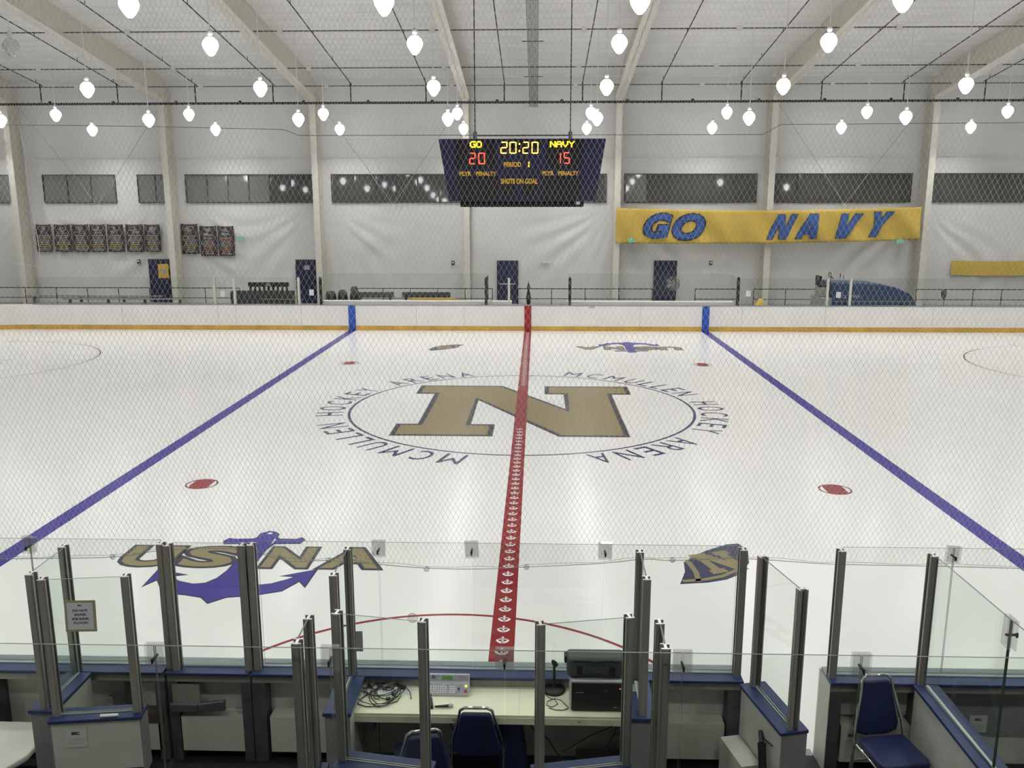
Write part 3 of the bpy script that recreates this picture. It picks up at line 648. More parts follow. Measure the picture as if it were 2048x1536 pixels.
# GO NAVY banner
by2 = 20.42
a = at(1233, 415, y=by2); b = at(1837, 485, y=by2); LXb = b.x-a.x; Hb = at(1400, 417, y=by2).z-at(1400, 485, y=by2).z
t = thing('team_banner', 'long yellow cloth banner reading GO NAVY in blue slanted letters', 'banner', (a.x, by2, 0))
def ban(x, k): # x along, k 0..1 up
    s = x/LXb; ztop = (1-s)*at(1233, 416, y=by2).z + s*at(1837, 414, y=by2).z - .14*math.sin(PI*s)
    zbot = (1-s)*at(1233, 486, y=by2).z + s*at(1837, 479, y=by2).z - .10*math.sin(PI*s)**.7
    yy = .09*math.sin(s*22+k*3.5)*(1-k)*.8 + .06*math.sin(s*61+k*5)*(1-k*.5)
    return (x, yy, zbot+(ztop-zbot)*k)
m_ = MB(); nxs, nzs = 160, 14
m_.add([ban(LXb*q/nxs, j/nzs) for j in range(nzs+1) for q in range(nxs+1)], [(j*(nxs+1)+q, j*(nxs+1)+q+1, (j+1)*(nxs+1)+q+1, (j+1)*(nxs+1)+q) for j in range(nzs) for q in range(nxs)], 0, True)
o = m_.build('cloth', 'navyyellow', t); s_ = o.modifiers.new('s', 'SOLIDIFY'); s_.thickness = .01
BL = {'N': [[(0, 0), (.31, 0), (.31, .55), (.64, 0), (1, 0), (1, 1), (.69, 1), (.69, .45), (.36, 1), (0, 1)]],
      'A': [[(-.08, 0), (.30, 0), (.35, .18), (.52, .18), (.52, .42), (.45, .42), (.52, .70), (.52, 1), (.27, 1)], [(.52, .18), (.69, .18), (.74, 0), (1.08, 0), (.78, 1), (.52, 1), (.52, .70), (.59, .42), (.52, .42)]],
      'V': [[(.25, 0), (.75, 0), (1.05, 1), (.66, 1), (.5, .42), (.34, 1), (-.05, 1)]],
      'Y': [[(.30, 0), (.70, 0), (.70, .42), (1.05, 1), (.66, 1), (.5, .70), (.34, 1), (-.05, 1), (.30, .42)]]}
def ban_letter(ch, u0, u1, v0, v1, sh):
    out = []
    for off, nm, mt_, dy in ((.08, 'letter_outline', 'bannerdark', -.035), (.045, 'letter', 'bannerblue', -.05)):
        mb = MB()
        if ch in BL:
            for P_ in BL[ch]:
                if nm == 'letter_outline': P_ = inset_poly(P_, -.022)
                mb.prism([((x-.5)*(1-sh)+sh*(y_-.5), y_-.5) for x, y_ in P_], 0, .01)
        else: mb.text(ch, Matrix.Identity(4), w=1, h=1, offset=off, extrude=.01, shear=sh)
        xa = at(u0, 450, y=by2).x-a.x; xb = at(u1, 450, y=by2).x-a.x
        mid = (xa+xb)/2; ztop = ban(mid, 1)[2]; zbot = ban(mid, 0)[2]
        z1_ = at((u0+u1)/2, v0, y=by2).z; z0_ = at((u0+u1)/2, v1, y=by2).z
        me_ = bpy.data.meshes.new('t'); me_.from_pydata(mb.v, [], mb.f); bm_ = bmesh.new(); bm_.from_mesh(me_); bmesh.ops.triangulate(bm_, faces=bm_.faces)
        for _ in range(2 if ch in BL else 1): bmesh.ops.subdivide_edges(bm_, edges=bm_.edges, cuts=2 if ch in BL else 1, use_grid_fill=True)
        bm_.verts.ensure_lookup_table(); mb.v = [tuple(v.co) for v in bm_.verts]; mb.f = [tuple(v.index for v in f.verts) for f in bm_.faces]; mb.m = [0]*len(mb.f); mb.sm = [False]*len(mb.f); bm_.free(); bpy.data.meshes.remove(me_)
        mb2 = []
        for x, y_, z in mb.v:
            X_ = xa+(x+.5)*(xb-xa); Z_ = z0_+(y_+.5)*(z1_-z0_); kk = (Z_-zbot)/(ztop-zbot)
            mb2.append((X_, ban(X_, kk)[1]+dy+z*.3-.02, Z_))
        mb.v = mb2; o = mb.build(nm, mt_, t if nm != 'letter' else out[0]); out.append(o)
    out[0]['label'] = 'blue slanted letter %s with dark outline' % ch
for ch, u0, u1, v0, v1 in (('G', 1291, 1340, 430, 475), ('O', 1349, 1406, 431, 477), ('N', 1534, 1594, 429, 478), ('A', 1594, 1644, 428, 477), ('V', 1662, 1722, 428, 476), ('Y', 1729, 1784, 424, 473)):
    ban_letter(ch, u0, u1, v0, v1, .35 if ch in 'NVY' else .28)
# plain yellow banner at far right
a2 = at(1903, 521, y=wy-.08); b2 = at(2075, 550, y=wy-.08)
m_ = MB(); n = 30
m_.add([(a2.x+(b2.x-a2.x)*q/n, wy-.10+.012*math.sin(q*.9), (b2.z if j == 0 else a2.z)-.04*math.sin(PI*q/n)) for j in range(2) for q in range(n+1)], [(q, q+1, n+1+q+1, n+1+q) for q in range(n)], 0, False)
o = m_.build('yellow_banner', 'navyyellow'); s_ = o.modifiers.new('s', 'SOLIDIFY'); s_.thickness = .01
tag(o, 'plain yellow banner low on the far wall at right', 'banner')
# exit signs
for (u, v, l) in ((481, 478, 'right of the group of three dark banners'), (1263, 481, 'over the lower left corner of the yellow banner'), (1800, 483, 'under the right end of the yellow banner')):
    yy = 20.24 if u > 600 else wy-.15
    p = at(u, v, y=yy); t = thing('exit_sign', 'small green lit exit sign '+l, 'exit sign', p, 0, 'green exit signs')
    MB().box(-.17, .17, 0, .06, -.10, .10).build('sign_box', 'greenback', t, bevel=.01)
    MB().text('EXIT', T((0, -.004, 0)) @ UPR, w=.29, h=.14, extrude=.004, offset=.01).build('lettering', 'green', t)
    MB().tube([(0, .04, .1), (0, .04, .16), (0, 21.6-yy, .16)], .01, 6).build('hanger', 'rod', t)
# wall horns, camera
for (u, v, l) in ((277, 523, 'left of the door with the yellow poster'), (906, 526, 'left of the fourth steel column'), (1422, 526, 'right of the right-most navy door')):
    p = at(u, v, y=wy-.10); t = thing('wall_horn', 'small dark alarm horn on the far wall '+l, 'alarm horn', p, 0, 'small alarm horns on the far wall')
    MB().box(-.08, .08, 0, .08, -.10, .10).build('horn_body', 'black', t, bevel=.01); MB().box(-.05, .05, -.03, 0, -.02, .06).build('strobe', 'paper', t)
p = at(1092, 524, y=wy-.10); t = thing('wall_lamp_fitting', 'small twin-head emergency lamp on the far wall between the middle doors', 'emergency lamp', p)
MB().box(-.22, .05, 0, .08, -.06, .04).build('housing', 'rod', t); MB().box(.08, .22, -.06, .06, -.03, .06).build('lamp_head', 'rod', t)
# small wire stay / tie rods: crossed bracing rods
for i in (1, 3, 6):
    xa, xb = COLX[i], COLX[i+1]; mid = (xa+xb)/2; l = ['', 'left', '', 'middle', '', '', 'right'][i]
    t = thing('cross_brace', 'pale crossed bracing rods over the window of the %s bay' % l, 'bracing', (mid, wy-.18, 5.45), 0, 'crossed bracing rods')
    hw = (xb-xa)/2
    for s in (-1, 1): MB().tube([(0, .02*s, 0), (s*hw, .02*s, 5.2)], .014, 6).build('rod', 'braceg', t)
    MB().tube([(0, -.03, 0), (0, .03, 0)], .06, 8).build('hub', 'rod', t)

# ------------------------------------------------------------------ steel frames
def steel_frame(i, x):
    t = thing('steel_frame', 'cream steel portal frame with tapered column, %s from the left' % ORD[i-1 if i else 0] if 1 <= i <= 7 else 'cream steel portal frame beyond the %s edge of view' % ('left' if i == 0 else 'right'), 'steel frame', (x, 0, 0), 0, 'cream steel portal frames')
    w = .15; th = .03
    yb, yt = 20.6, 20.6; ztk = 10.45
    wy_ = YF-.14
    # column: inner flange, web, wall flange
    inner = [(yb, FZ), (yt, ztk)]
    MB().add([(-w, yb, FZ), (w, yb, FZ), (w, yt, ztk), (-w, yt, ztk), (-w, yb+th, FZ), (w, yb+th, FZ), (w, yt+th, ztk), (-w, yt+th, ztk)],
             [(0, 1, 2, 3), (7, 6, 5, 4), (0, 4, 5, 1), (2, 6, 7, 3), (1, 5, 6, 2), (3, 7, 4, 0)]).build('column_flange', 'flange', t)
    MB().add([(s, y_, z) for s in (-.015, .015) for y_, z in ((yb+th, FZ), (wy_, FZ), (wy_, 11.4), (20.6+th, 11.5), (yt+th, ztk))],
             [(0, 1, 2, 3, 4), (9, 8, 7, 6, 5), (0, 5, 6, 1), (1, 6, 7, 2), (2, 7, 8, 3), (3, 8, 9, 4), (4, 9, 5, 0)]).build('column_web', 'frame', t)
    MB().box(-w, w, wy_-.03, wy_, FZ, 11.1).build('wall_flange', 'frame', t)
    # rafter
    def raf(sgn):
        bot = [(yt, ztk), (16.4, 11.03), (0, 13.35)] if sgn > 0 else [(0, 13.35), (-14.6, 11.3), (-26.5, 10.0)]
        def cz(y_): return (11.46+(ceil_z(0)-11.46)*(1-abs(y_)/(YF+.3 if y_ > 0 else 27.3)))-.01
        top = [(p[0], cz(p[0])) for p in bot]
        b_ = MB(); w = .22
        for (p, q) in zip(bot[:-1], bot[1:]):
            b_.add([(-w, p[0], p[1]), (w, p[0], p[1]), (w, q[0], q[1]), (-w, q[0], q[1]), (-w, p[0], p[1]+th), (w, p[0], p[1]+th), (w, q[0], q[1]+th), (-w, q[0], q[1]+th)],
                   [(0, 1, 2, 3), (7, 6, 5, 4), (0, 4, 5, 1), (2, 6, 7, 3), (1, 5, 6, 2), (3, 7, 4, 0)])
        b_.build('rafter_flange', 'flange', t)
        b_ = MB(); n = len(bot)
        b_.add([(s, *p) for s in (-.015, .015) for p in bot+top[::-1]], [tuple(range(2*n)), tuple(reversed(range(2*n, 4*n)))]+[(k, (k+1) % (2*n), 2*n+(k+1) % (2*n), 2*n+k) for k in range(2*n)])
        b_.build('rafter_web', 'frame', t)
    raf(1); raf(-1)
for i, x in enumerate(COLX): steel_frame(i, x)

# ------------------------------------------------------------------ pipes under the roof
t = thing('sprinkler_main', 'long black sprinkler main pipe crossing the far wall under the eave', 'pipe', (0, 19.0, 10.08))
MB().tube([(-33, 0, 0), (33, 0, 0)], .055, 10).build('pipe', 'blackpipe', t)
for k in range(22): MB().tube([(-31.5+3*k, 0, 0), (-31.5+3*k, 0, .12)], .07, 8).build('coupling', 'blackpipe', t)
sx_ = [-26.5, -22.87, -19.23, -15.56, -11.91, -8.28, -4.78, -1.16, 2.44, 6.07, 9.69, 13.32, 17.03, 20.66, 24.3]
for i, x in enumerate(sx_):
    l = 'black sprinkler branch pipe sloping up the ceiling, %s from the left' % ORD[i-1] if 1 <= i <= 13 else 'black sprinkler branch pipe at the %s edge of view' % ('left' if i == 0 else 'right')
    t = thing('sprinkler_pipe', l, 'pipe', (x, 18.95, 0), 0, 'black sprinkler branch pipes')
    z_e = 10.95
    MB().tube([(0, -18.9, z_e+.138*18.9), (0, .05, z_e), (0, .25, z_e-.05)], .022, 8).build('branch', 'blackpipe', t)
    MB().tube([(0, 0, 10.1), (0, 0, z_e)], .03, 8).build('riser', 'blackpipe', t)
    for k in range(5): y_ = -.3-3.1*k; MB().tube([(0, y_, z_e-.138*y_), (0, y_, z_e-.138*y_+.16)], .012, 6).build('pipe_hanger', 'blackpipe', t)
t = thing('conduit_bundle', 'bundle of thin grey conduits running down the middle of the ceiling', 'conduit', (.18, 0, 0))
for k in range(9):
    x = -.2+.05*k
    MB().tube([(x, 0, 13.25), (x, 19.0, 11.0-.02), (x, 21.0, 10.6), (x, 21.1, 10.3), (x, 21.1, 10.1)], .014, 6).build('conduit', 'greypipe', t)
for y_ in (3, 8, 13, 18): MB().box(-.42, .42, y_-.03, y_+.03, 13.17-.1182*y_, 13.20-.1182*y_).build('strut', 'greypipe', t)

# ------------------------------------------------------------------ pendant lamps
prof = [(0, .22), (.11, .21), (.20, .12), (.232, .02), (.212, -.07), (.12, -.22), (.055, -.285), (0, -.295)]
SPOT = None
def make_lamp(label, drop, lit=True):
    t = thing('pendant_lamp', label, 'lamp', (0, 0, 0), 0, 'white pendant lamps under the roof')
    MB().lathe(prof, n=9).build('lamp_shade', 'lamp' if lit else 'lampoff', t)
    MB().lathe([(0, .42), (.05, .42), (.07, .36), (.07, .29), (.05, .265), (0, .265)], n=12).build('lamp_housing', 'lampcap', t)
    MB().tube([(0, 0, .41), (0, 0, drop+.02)], .017, 6).build('stem', 'rod', t)
    if lit:                                    # the downlight the refractor throws
        global SPOT
        if SPOT is None:
            SPOT = bpy.data.lights.new('downlight', 'SPOT'); SPOT.energy = DOWN_WATTS; SPOT.spot_size = math.radians(152); SPOT.spot_blend = 1.0; SPOT.shadow_soft_size = .17; SPOT.color = (1, .985, .98)
        l = bpy.data.objects.new('downlight', SPOT); C.objects.link(l); l.parent = t; l.location = (0, 0, -.46)
    return t
LXS = [-20.8, -14.87, -8.95, -3.1, 2.68, 8.52, 14.48, 20.4]
rows = [(19.39, 8.95, 10.88, 'nearest the far wall', 0.0), (16.29, 9.32, 11.2, 'second nearest the far wall', 0.0), (12.19, 8.69, 11.92, 'third from the far wall', 0.0),
        (7.59, 9.24, 12.35, 'fourth from the far wall', 0.0), (3.19, 9.82, 12.8, 'fifth from the far wall', 0.0), (-1.81, 9.82, 12.8, "at the photo's top edge", 0.0)]
for r, (y_, z, zc_, rl, _) in enumerate(rows):
    proto = None; vis = 0
    t = thing('lamp_conduit', 'thin grey conduit carrying the row of lamps '+rl, 'conduit', (0, y_, zc_), 0, 'lamp conduits under the roof')
    MB().tube([(-32, 0, 0), (32, 0, 0)], .018, 6).build('conduit', 'greypipe', t)
    MB().box(-32, 32, -.006, .006, .0, .0+.03).build('support_strip', 'greypipe', t)
    for x in LXS:
        MB().box(x-.55-.10, x-.55+.10, -.07, .07, -.09, .09).build('junction_box', 'whitebox', t)
    for i, x in enumerate(LXS):
        if y_ == 3.19 and i == 0: pass
        lab = 'lit pendant lamp, %s from left, row %s' % (ORD[i], rl)
        if y_ == 3.19 and i == 1:
            o = make_lamp('unlit clear pendant lamp shade near the top left corner', zc_-z, False); o.location = (x+.12, y_, z); continue
        if proto is None: proto = make_lamp(lab, zc_-z); proto.location = (x, y_, z)
        else: dup(proto, (x, y_, z), 0, lab)
    if y_ > 0:
        for x, e in ((-26.7, 'left'), (26.3, 'right')): dup(proto, (x, y_, z), 0, 'lit pendant lamp just past the %s edge of view, row %s' % (e, rl))
for y_, z, zc_, rl in ((-6.4, 9.6, 12.2, 'over the near ice, above view'), (-11.0, 9.4, 11.6, 'near ice edge, above view'), (-15.6, 9.2, 10.9, 'over penalty boxes, above view'), (-20.6, 9.2, 10.4, 'added over the stands, unseen')):  # stands row is added to brighten the net cords and booth
    proto = None
    for i, x in enumerate(LXS):
        lab = 'lit pendant lamp, %s from left, row %s' % (ORD[i], rl)
        if proto is None: proto = make_lamp(lab, zc_-z); proto.location = (x, y_, z)
        else: dup(proto, (x, y_, z), 0, lab)

# ------------------------------------------------------------------ hanging scoreboard
t = thing('scoreboard', 'four-sided navy scoreboard hanging over centre ice with lit clock and scores', 'scoreboard', (0, 0, 0))
zt, zb2 = 6.98, 5.43; wt, wb_ = 2.12, 1.90; yt_, yb_2 = 0.0, .32; D = 2.6
body = MB().add([(-wt, yt_, zt), (wt, yt_, zt), (wt, D, zt), (-wt, D, zt), (-wb_, yb_2, zb2), (wb_, yb_2, zb2), (wb_, D-yb_2, zb2), (-wb_, D-yb_2, zb2)],
                [(0, 1, 2, 3), (4, 7, 6, 5), (0, 4, 5, 1), (1, 5, 6, 2), (2, 6, 7, 3), (3, 7, 4, 0)]).build('cabinet', 'navy', t, bevel=.02)
MB().box(-1.62, 1.60, .42, D-.42, 5.29, zb2).build('lower_housing', 'sbblack', t, bevel=.01)
MB().tube([(1.45, .38, 5.35), (1.45, .38, 5.43)], .05, 10).build('sensor_dome', 'paper', t)
# front face frame: origin at the point, local x right, local y up the tilted face
tilt = math.atan2(yb_2-yt_, zt-zb2)
def face(u, v, lift=.012):
    d = fw + rt2*((u-1024)/F) - up2*((v-768)/F)       # point of the tilted front face for a position in the photo
    nrm = Vector((0, -math.cos(tilt), -math.sin(tilt))); p0 = Vector((0, yt_, zt))
    k = (p0-Vector(CAM)).dot(nrm)/d.dot(nrm)
    return Vector(CAM)+d*k+nrm*lift
FR = RX(PI/2+tilt)
def fbox(u0, v0, u1, v1, name, mt, lift=.012, d=.012):
    a = face(u0, v1, lift); b = face(u1, v0, lift); c = (a+b)/2; w = abs(b.x-a.x)/2; h = (b-a).length; h = math.sqrt(max(1e-6, h*h-(2*w)**2))/2
    MB().box(-w, w, -h, h, -d, d, 0, T(c) @ FR).build(name, mt, t)
def ftext(s, u0, v0, u1, v1, name, mt, off=0.0, lift=.03):
    a = face(u0, v1, lift); b = face(u1, v0, lift); c = (a+b)/2; w = abs(b.x-a.x); h = (b-a).length; h = math.sqrt(max(1e-6, h*h-w*w))
    MB().text(s, T(c) @ FR, w=w, h=h, extrude=.004, offset=off).build(name, mt, t)
fbox(912, 280, 990, 334, 'display_window', 'sbblack'); fbox(1001, 280, 1079, 306, 'display_window', 'sbblack')
fbox(1094, 280, 1166, 334, 'display_window', 'sbblack'); fbox(918, 354, 996, 401, 'display_window', 'sbblack'); fbox(1083, 354, 1160, 401, 'display_window', 'sbblack')
fbox(1002, 368, 1030, 392, 'display_window', 'sbblack'); fbox(1046, 368, 1076, 392, 'display_window', 'sbblack')
SEG = {'0': 'abcdef', '1': 'bc', '2': 'abged', '5': 'afgcd'}
def digits(s, cells, mt, name, k=.17):
    mb = MB()
    for ch, (u0, v0, u1, v1) in zip(s, cells):
        a = face(u0, v1, .03); b = face(u1, v0, .03); c = (a+b)/2; w = abs(b.x-a.x)/2; h = (b-a).length; h = math.sqrt(max(1e-6, h*h-(2*w)**2))/2; q = w*k*1.3; X = T(c) @ FR
        g = {'a': (-w+q, w-q, h-q, h), 'd': (-w+q, w-q, -h, -h+q), 'g': (-w+q, w-q, -q/2, q/2), 'f': (-w, -w+q, q/3, h-q/2), 'e': (-w, -w+q, -h+q/2, -q/3), 'b': (w-q, w, q/3, h-q/2), 'c': (w-q, w, -h+q/2, -q/3)}
        for sgm in SEG[ch]: x0_, x1_, y0_, y1_ = g[sgm]; mb.box(x0_, x1_, y0_, y1_, -.006, .006, 0, X)
    mb.build(name, mt, t)
digits('2020', [(1001, 283, 1015, 307), (1019, 283, 1033, 307), (1045, 283, 1058, 307), (1063, 283, 1077, 307)], 'ledclock', 'clock_digits', .24)
fbox(1037.5, 286, 1040.5, 289, 'clock_colon', 'ledclock', .03, .006); fbox(1037.5, 300, 1040.5, 303, 'clock_colon', 'ledclock', .03, .006)
digits('20', [(939, 305, 951, 328), (957, 305, 970, 328)], 'ledred', 'score_digits', .24)
digits('15', [(1110, 305, 1122, 327), (1127, 304, 1140, 327)], 'ledred', 'score_digits', .24)
digits('1', [(1050, 322, 1059, 335)], 'ledyellow', 'period_digit', .4)
# dot-matrix team names
DM = {'G': ['01111', '10000', '10011', '10001', '01111'], 'O': ['01110', '10001', '10001', '10001', '01110'], 'N': ['10001', '11001', '10101', '10011', '10001'], 'A': ['01110', '10001', '11111', '10001', '10001'], 'V': ['10001', '10001', '10001', '01010', '00100'], 'Y': ['10001', '01010', '00100', '00100', '00100']}
def matrix_text(s, u0, v0, u1, v1):
    mb = MB(); n = len(s)
    for i, ch in enumerate(s):
        ua = u0+(u1-u0)*i/n; ub = ua+(u1-u0)/n*.90
        for r, row in enumerate(DM[ch]):
            for c_, bit in enumerate(row):
                if bit == '1':
                    p = face(ua+(ub-ua)*(c_+.5)/5, v0+(v1-v0)*(r+.5)/5, .03); hw = (face(ub, v0).x-face(ua, v0).x)/5*.62; hh = (face(ua, v0)-face(ua, v1)).length/5*.52
                    mb.box(-hw, hw, -hh, hh, -.006, .006, 0, T(p) @ FR)
    mb.build('team_name', 'ledyellow', t)
matrix_text('GO', 940, 282, 965, 295); matrix_text('NAVY', 1100, 282, 1150, 294)
for s, u0, v0, u1, v1 in (('PERIOD', 1008, 324, 1042, 333), ('PLYR', 920, 343, 942, 351), ('PENALTY', 953, 343, 992, 351), ('PLYR', 1085, 342, 1107, 350), ('PENALTY', 1117, 342, 1157, 350), ('SHOTS ON GOAL', 1002, 357, 1075, 367)):
    ftext(s, u0, v0, u1, v1, 'caption', 'amber', .035)
MB().tube([(-1.25, .9, 7.13), (1.25, .9, 7.13)], .02, 6).build('spreader_bar', 'steel', t)
for x in (-1.25, 1.25):
    MB().tube([(x, .9, 6.98), (x, .9, 13.85)], .016, 6).build('hanging_cable', 'blackpipe', t)
    MB().box(x-.05, x+.05, .85, .95, 6.98, 7.22).build('hanger_bracket', 'steel', t)

# ------------------------------------------------------------------ near boards, booths
YL0, YLS, YL1 = -15.23, -15.36, -15.485
def near_board(x0_, x1_, label, ends=(0, 0)):
    t = thing('dasher_boards', label, 'rink boards', ((x0_+x1_)/2, -15.2, 0), 0, 'near rink boards with navy ledge'); h = (x1_-x0_)/2
    MB().box(-h, h, .0, .03, .18, 1.08).build('ice_side_panel', 'board', t)
    MB().box(-h, h, -.01, .04, -.02, .18).build('kick_plate', 'kick', t)
    MB().box(-h, h, -.09, -.06, BZ, 1.06).build('back_panel', 'whitepanel', t)
    MB().box(-h, h, -.25, -.01, 1.0, 1.075).build('top_rail', 'alu', t)
    MB().box(-h, h, -.155, -.02, 1.075, 1.115).build('sill', 'sill', t)
    MB().box(-h, h, -.285, -.155, 1.075, 1.105).build('ledge', 'bluecap', t, bevel=.006)
    return t, h
def upright(t, x, w=.09, z1=1.0, y0_=-.25, y1_=-.09, m_='steel'): return MB().box(x-w/2, x+w/2, y0_, y1_, BZ, z1).build('steel_upright', m_, t)
def bench_box(xa, xb, label, y0_=-15.45, y1_=-15.292):
    o = MB(); o.box(xa, xb, y0_, y0_+.015, .30, .655).box(xa, xb, y0_+.015, y1_, .64, .655).box(xa, xa+.015, y0_+.015, y1_, .3, .64).box(xb-.015, xb, y0_+.015, y1_, .3, .64)
    return o
# left outer + fixed run to x=-2.95
NB = {}
t, h = near_board(-10.0, -2.98, 'near boards left of the left penalty gate, white with navy ledge')
c = (-10.0-2.98)/2
for x in (-8, -6.2, -4.6, -3.42, -3.03): upright(t, x-c, .12 if x == -3.42 else .09)
MB().box(-3.40-c, -3.03-c, -.13, -.095, .45, .92).build('access_panel', 'whitepanel', t)
MB().box(-3.30-c, -3.02-c, -.26, -.13, .58, .68).build('wood_block', 'brown', t); bench = bench_box(-3.36-c, -3.06-c, '', -.25, -.092).build('bench_box', 'creambench', t)
# left gate
NB['L'] = t
t, h = near_board(-2.955, -2.19, 'closed penalty box gate in the near boards at left with navy ledge'); t.name = 'penalty_gate'; t['category'] = 'gate'; del t['group']
upright(t, -h+.045); upright(t, h-.045)
MB().box(-h+.09, h-.09, -.11, -.095, .66, .98).build('inner_panel', 'whitepanel', t)
bench_box(-h+.10, h-.09, '', -.25, -.095).build('seat_box', 'creambench', t)
MB().box(-h+.02, -h+.28, -.30, -.26, .72, .80).add([(-.10, -.30, .72), (-.10, -.30, .80), (.15, -.30, .84), (.15, -.30, .74), (-.10, -.26, .72), (-.10, -.26, .80), (.15, -.26, .84), (.15, -.26, .74)], [(0, 1, 2, 3), (7, 6, 5, 4), (0, 4, 5, 1), (2, 6, 7, 3), (1, 5, 6, 2), (3, 7, 4, 0)]).build('latch_bar', 'steel', t, bevel=.008)
MB().box(-h+.05, -h+.30, -.28, -.255, .80, .98).build('latch_plate', 'alu', t)
NB['G'] = t
# fixed middle run x -2.17 .. 2.26
t, h = near_board(-2.17, 2.265, 'near boards of the middle booths, white with navy ledge'); c = (-2.17+2.265)/2
for x in (-2.12, -1.36, 1.36, 2.2): upright(t, x-c, .12)
for x in (-2.235, ): pass
bench_box(-2.03-c, -1.40-c, '', -.25, -.092).build('bench_box', 'creambench', t)
bench_box(1.42-c, 2.12-c, '', -.25, -.092).build('bench_box', 'creambench', t)
MB().box(2.255-c, 2.265-c, -.25, 0, BZ-.1, 1.07).build('end_plate', 'greypanel', t)
for z in (.42, .82): MB().box(2.265-c, 2.31-c, -.24, -.15, z, z+.09).build('hinge', 'steel', t)
NB['M'] = t
# right run
t, h = near_board(3.03, 10.0, 'near boards right of the open gate, white with navy ledge'); c = (3.03+10.0)/2
for x in (3.09, 3.85, 5.2, 7.0, 9): upright(t, x-c, .12)
MB().box(3.028-c, 3.034-c, -.27, 0, BZ-.1, 1.07).build('end_plate', 'whitepanel', t)
MB().box(3.17-c, 3.8-c, -.25, -.235, .3, .66).box(3.17-c, 3.8-c, -.235, -.092, .645, .66).build('bench_box', 'creambench', t)
MB().box(3.16-c, 3.8-c, -.12, -.09, .7, 1.0).build('inner_panel', 'whitepanel', t)
MB().box(4.1-c, 5.5-c, -.11, -.09, .5, 1.0).build('inner_panel', 'greypanel', t)

NB['R'] = t
# open gate leaf on the right (swung in)
def leaf(name, label, p0, p1, zb_l=.3, posts_at=(0, 1), group=None, handle=None, thick=.24, side=1, cat='gate', pane_=True, panel='whitepanel'):
    """gate leaf between plan points: lower box, navy cap, two posts and a pane"""
    a = Vector(p0); b = Vector(p1); L = (b-a).length; ang = math.atan2((b-a).y, (b-a).x)
    t = thing(name, label, cat, (a.x, a.y, 0), ang, group); th = thick/2
    MB().box(0, L, th-.03, th, zb_l, 1.07).build('outer_panel', panel, t)
    MB().box(0, L, -th, -th+.02, zb_l+.02, 1.06).build('inner_panel', panel, t)
    MB().box(-.012, .0, -th, th, zb_l-.05, 1.07).box(L, L+.012, -th, th, zb_l-.05, 1.07).box(0, L, -th+.03, th-.03, zb_l, zb_l+.05).build('steel_frame', 'greypanel', t)
    MB().box(-.02, L+.02, -th-.02, th+.01, 1.07, 1.10).build('cap', 'bluecap', t, bevel=.006)
    MB().box(.02, L-.02, -.012, .012, 1.10, 1.108).build('glass_channel', 'strip', t)
    for k, xx in zip((0, 1), (.03, L-.03)):
        if k in posts_at: post(xx, 0, 1.10, 2.31, .062, .075, 0, 'alu', t, world=False)
    if pane_:
        o = MB(); o.add([(.05, -.006, 1.108), (L-.05, -.006, 1.108), (L-.05, -.006, 2.30), (.05, -.006, 2.30), (.05, .006, 1.108), (L-.05, .006, 1.108), (L-.05, .006, 2.30), (.05, .006, 2.30)], [(0, 1, 2, 3), (7, 6, 5, 4)], 0)
        o.add(o.v[:8], [(3, 2, 6, 7), (0, 4, 5, 1), (1, 5, 6, 2), (0, 3, 7, 4)], 1); o.build('pane', ['glass', 'gedge'], t)
    if handle is not None:
        MB().tube([(handle-.07, -th-.0, 1.115), (handle+.07, -th, 1.115)], .014, 8).build('handle', 'whitehandle', t)
    return t
g = leaf('swung_gate', 'open gate leaf swung into the right penalty box, glass above a navy cap', (2.345, -15.50), (2.50, -16.20), .2, (0, 1), thick=.22)
MB().tube([(.40, -.12, .90), (.50, -.16, .86)], .02, 8).tube([(.50, -.16, .86), (.56, -.17, .66), (.64, -.16, .5)], .035, 8).build('latch_handle', 'black', g)
MB().tube([(.42, -.13, .88), (.62, -.13, .91)], .006, 6).build('latch_cord', 'black', g)
MB().box(0.02, .45, -.30, -.125, .28, .62).build('seat_box', 'creambench', g)
# left return wall and open gate leaf
def return_wall(key, label, x, ya, yb, thick=.20, z1=1.07, strips=True, mt_='whitepanel', endgrey=True, cat='partition'):
    t = thing('partition', label, cat, (x, (ya+yb)/2, BZ), 0); NB[key] = t; h = abs(yb-ya)/2; w = thick/2
    MB().box(-w, w, -h, h, 0, z1-BZ).build('wall_panel', mt_, t)
    if endgrey: MB().box(-w, w, -h-.012, -h, 0, z1-BZ).build('end_plate', 'greypanel', t)
    MB().box(-w-.015, w+.015, -h-.03, h, z1-BZ, z1-BZ+.035).build('cap', 'bluecap', t, bevel=.006)
    if strips: MB().box(-.012, .012, -h+.02, h-.02, z1-BZ+.035, z1-BZ+.043).build('glass_channel', 'strip', t)
    return t
return_wall('p1', 'short navy-capped partition at the left end of the left penalty box', -3.74, -15.49, -16.08, .20)
return_wall('p2', 'short navy-capped partition left of the scorer table', -1.25, -15.49, -16.05, .21)
return_wall('p3', 'short navy-capped partition right of the scorer table', 1.30, -15.49, -16.05, .21)
return_wall('p4', 'long navy-capped side wall running back from the right post', 3.86, -15.49, -17.11, .19, endgrey=False)
return_wall('p5', 'stub partition behind the left booth door post', -1.25, -16.72, -17.10, .16)
return_wall('p6', 'stub partition behind the right booth door post', 1.31, -16.72, -17.10, .16)
g = leaf('swung_gate', 'left penalty box gate standing open, white front with a sticker and navy cap', (-3.60, -16.15), (-2.90, -16.06), .60, (0, 1), handle=.47, thick=.17)
MB().box(.0, .66, -.10, -.085, .56, .60).build('bottom_rail', 'steel', g)
MB().box(.05, .67, -.08, .08, BZ, .56).build('lower_box', 'creambench', g)
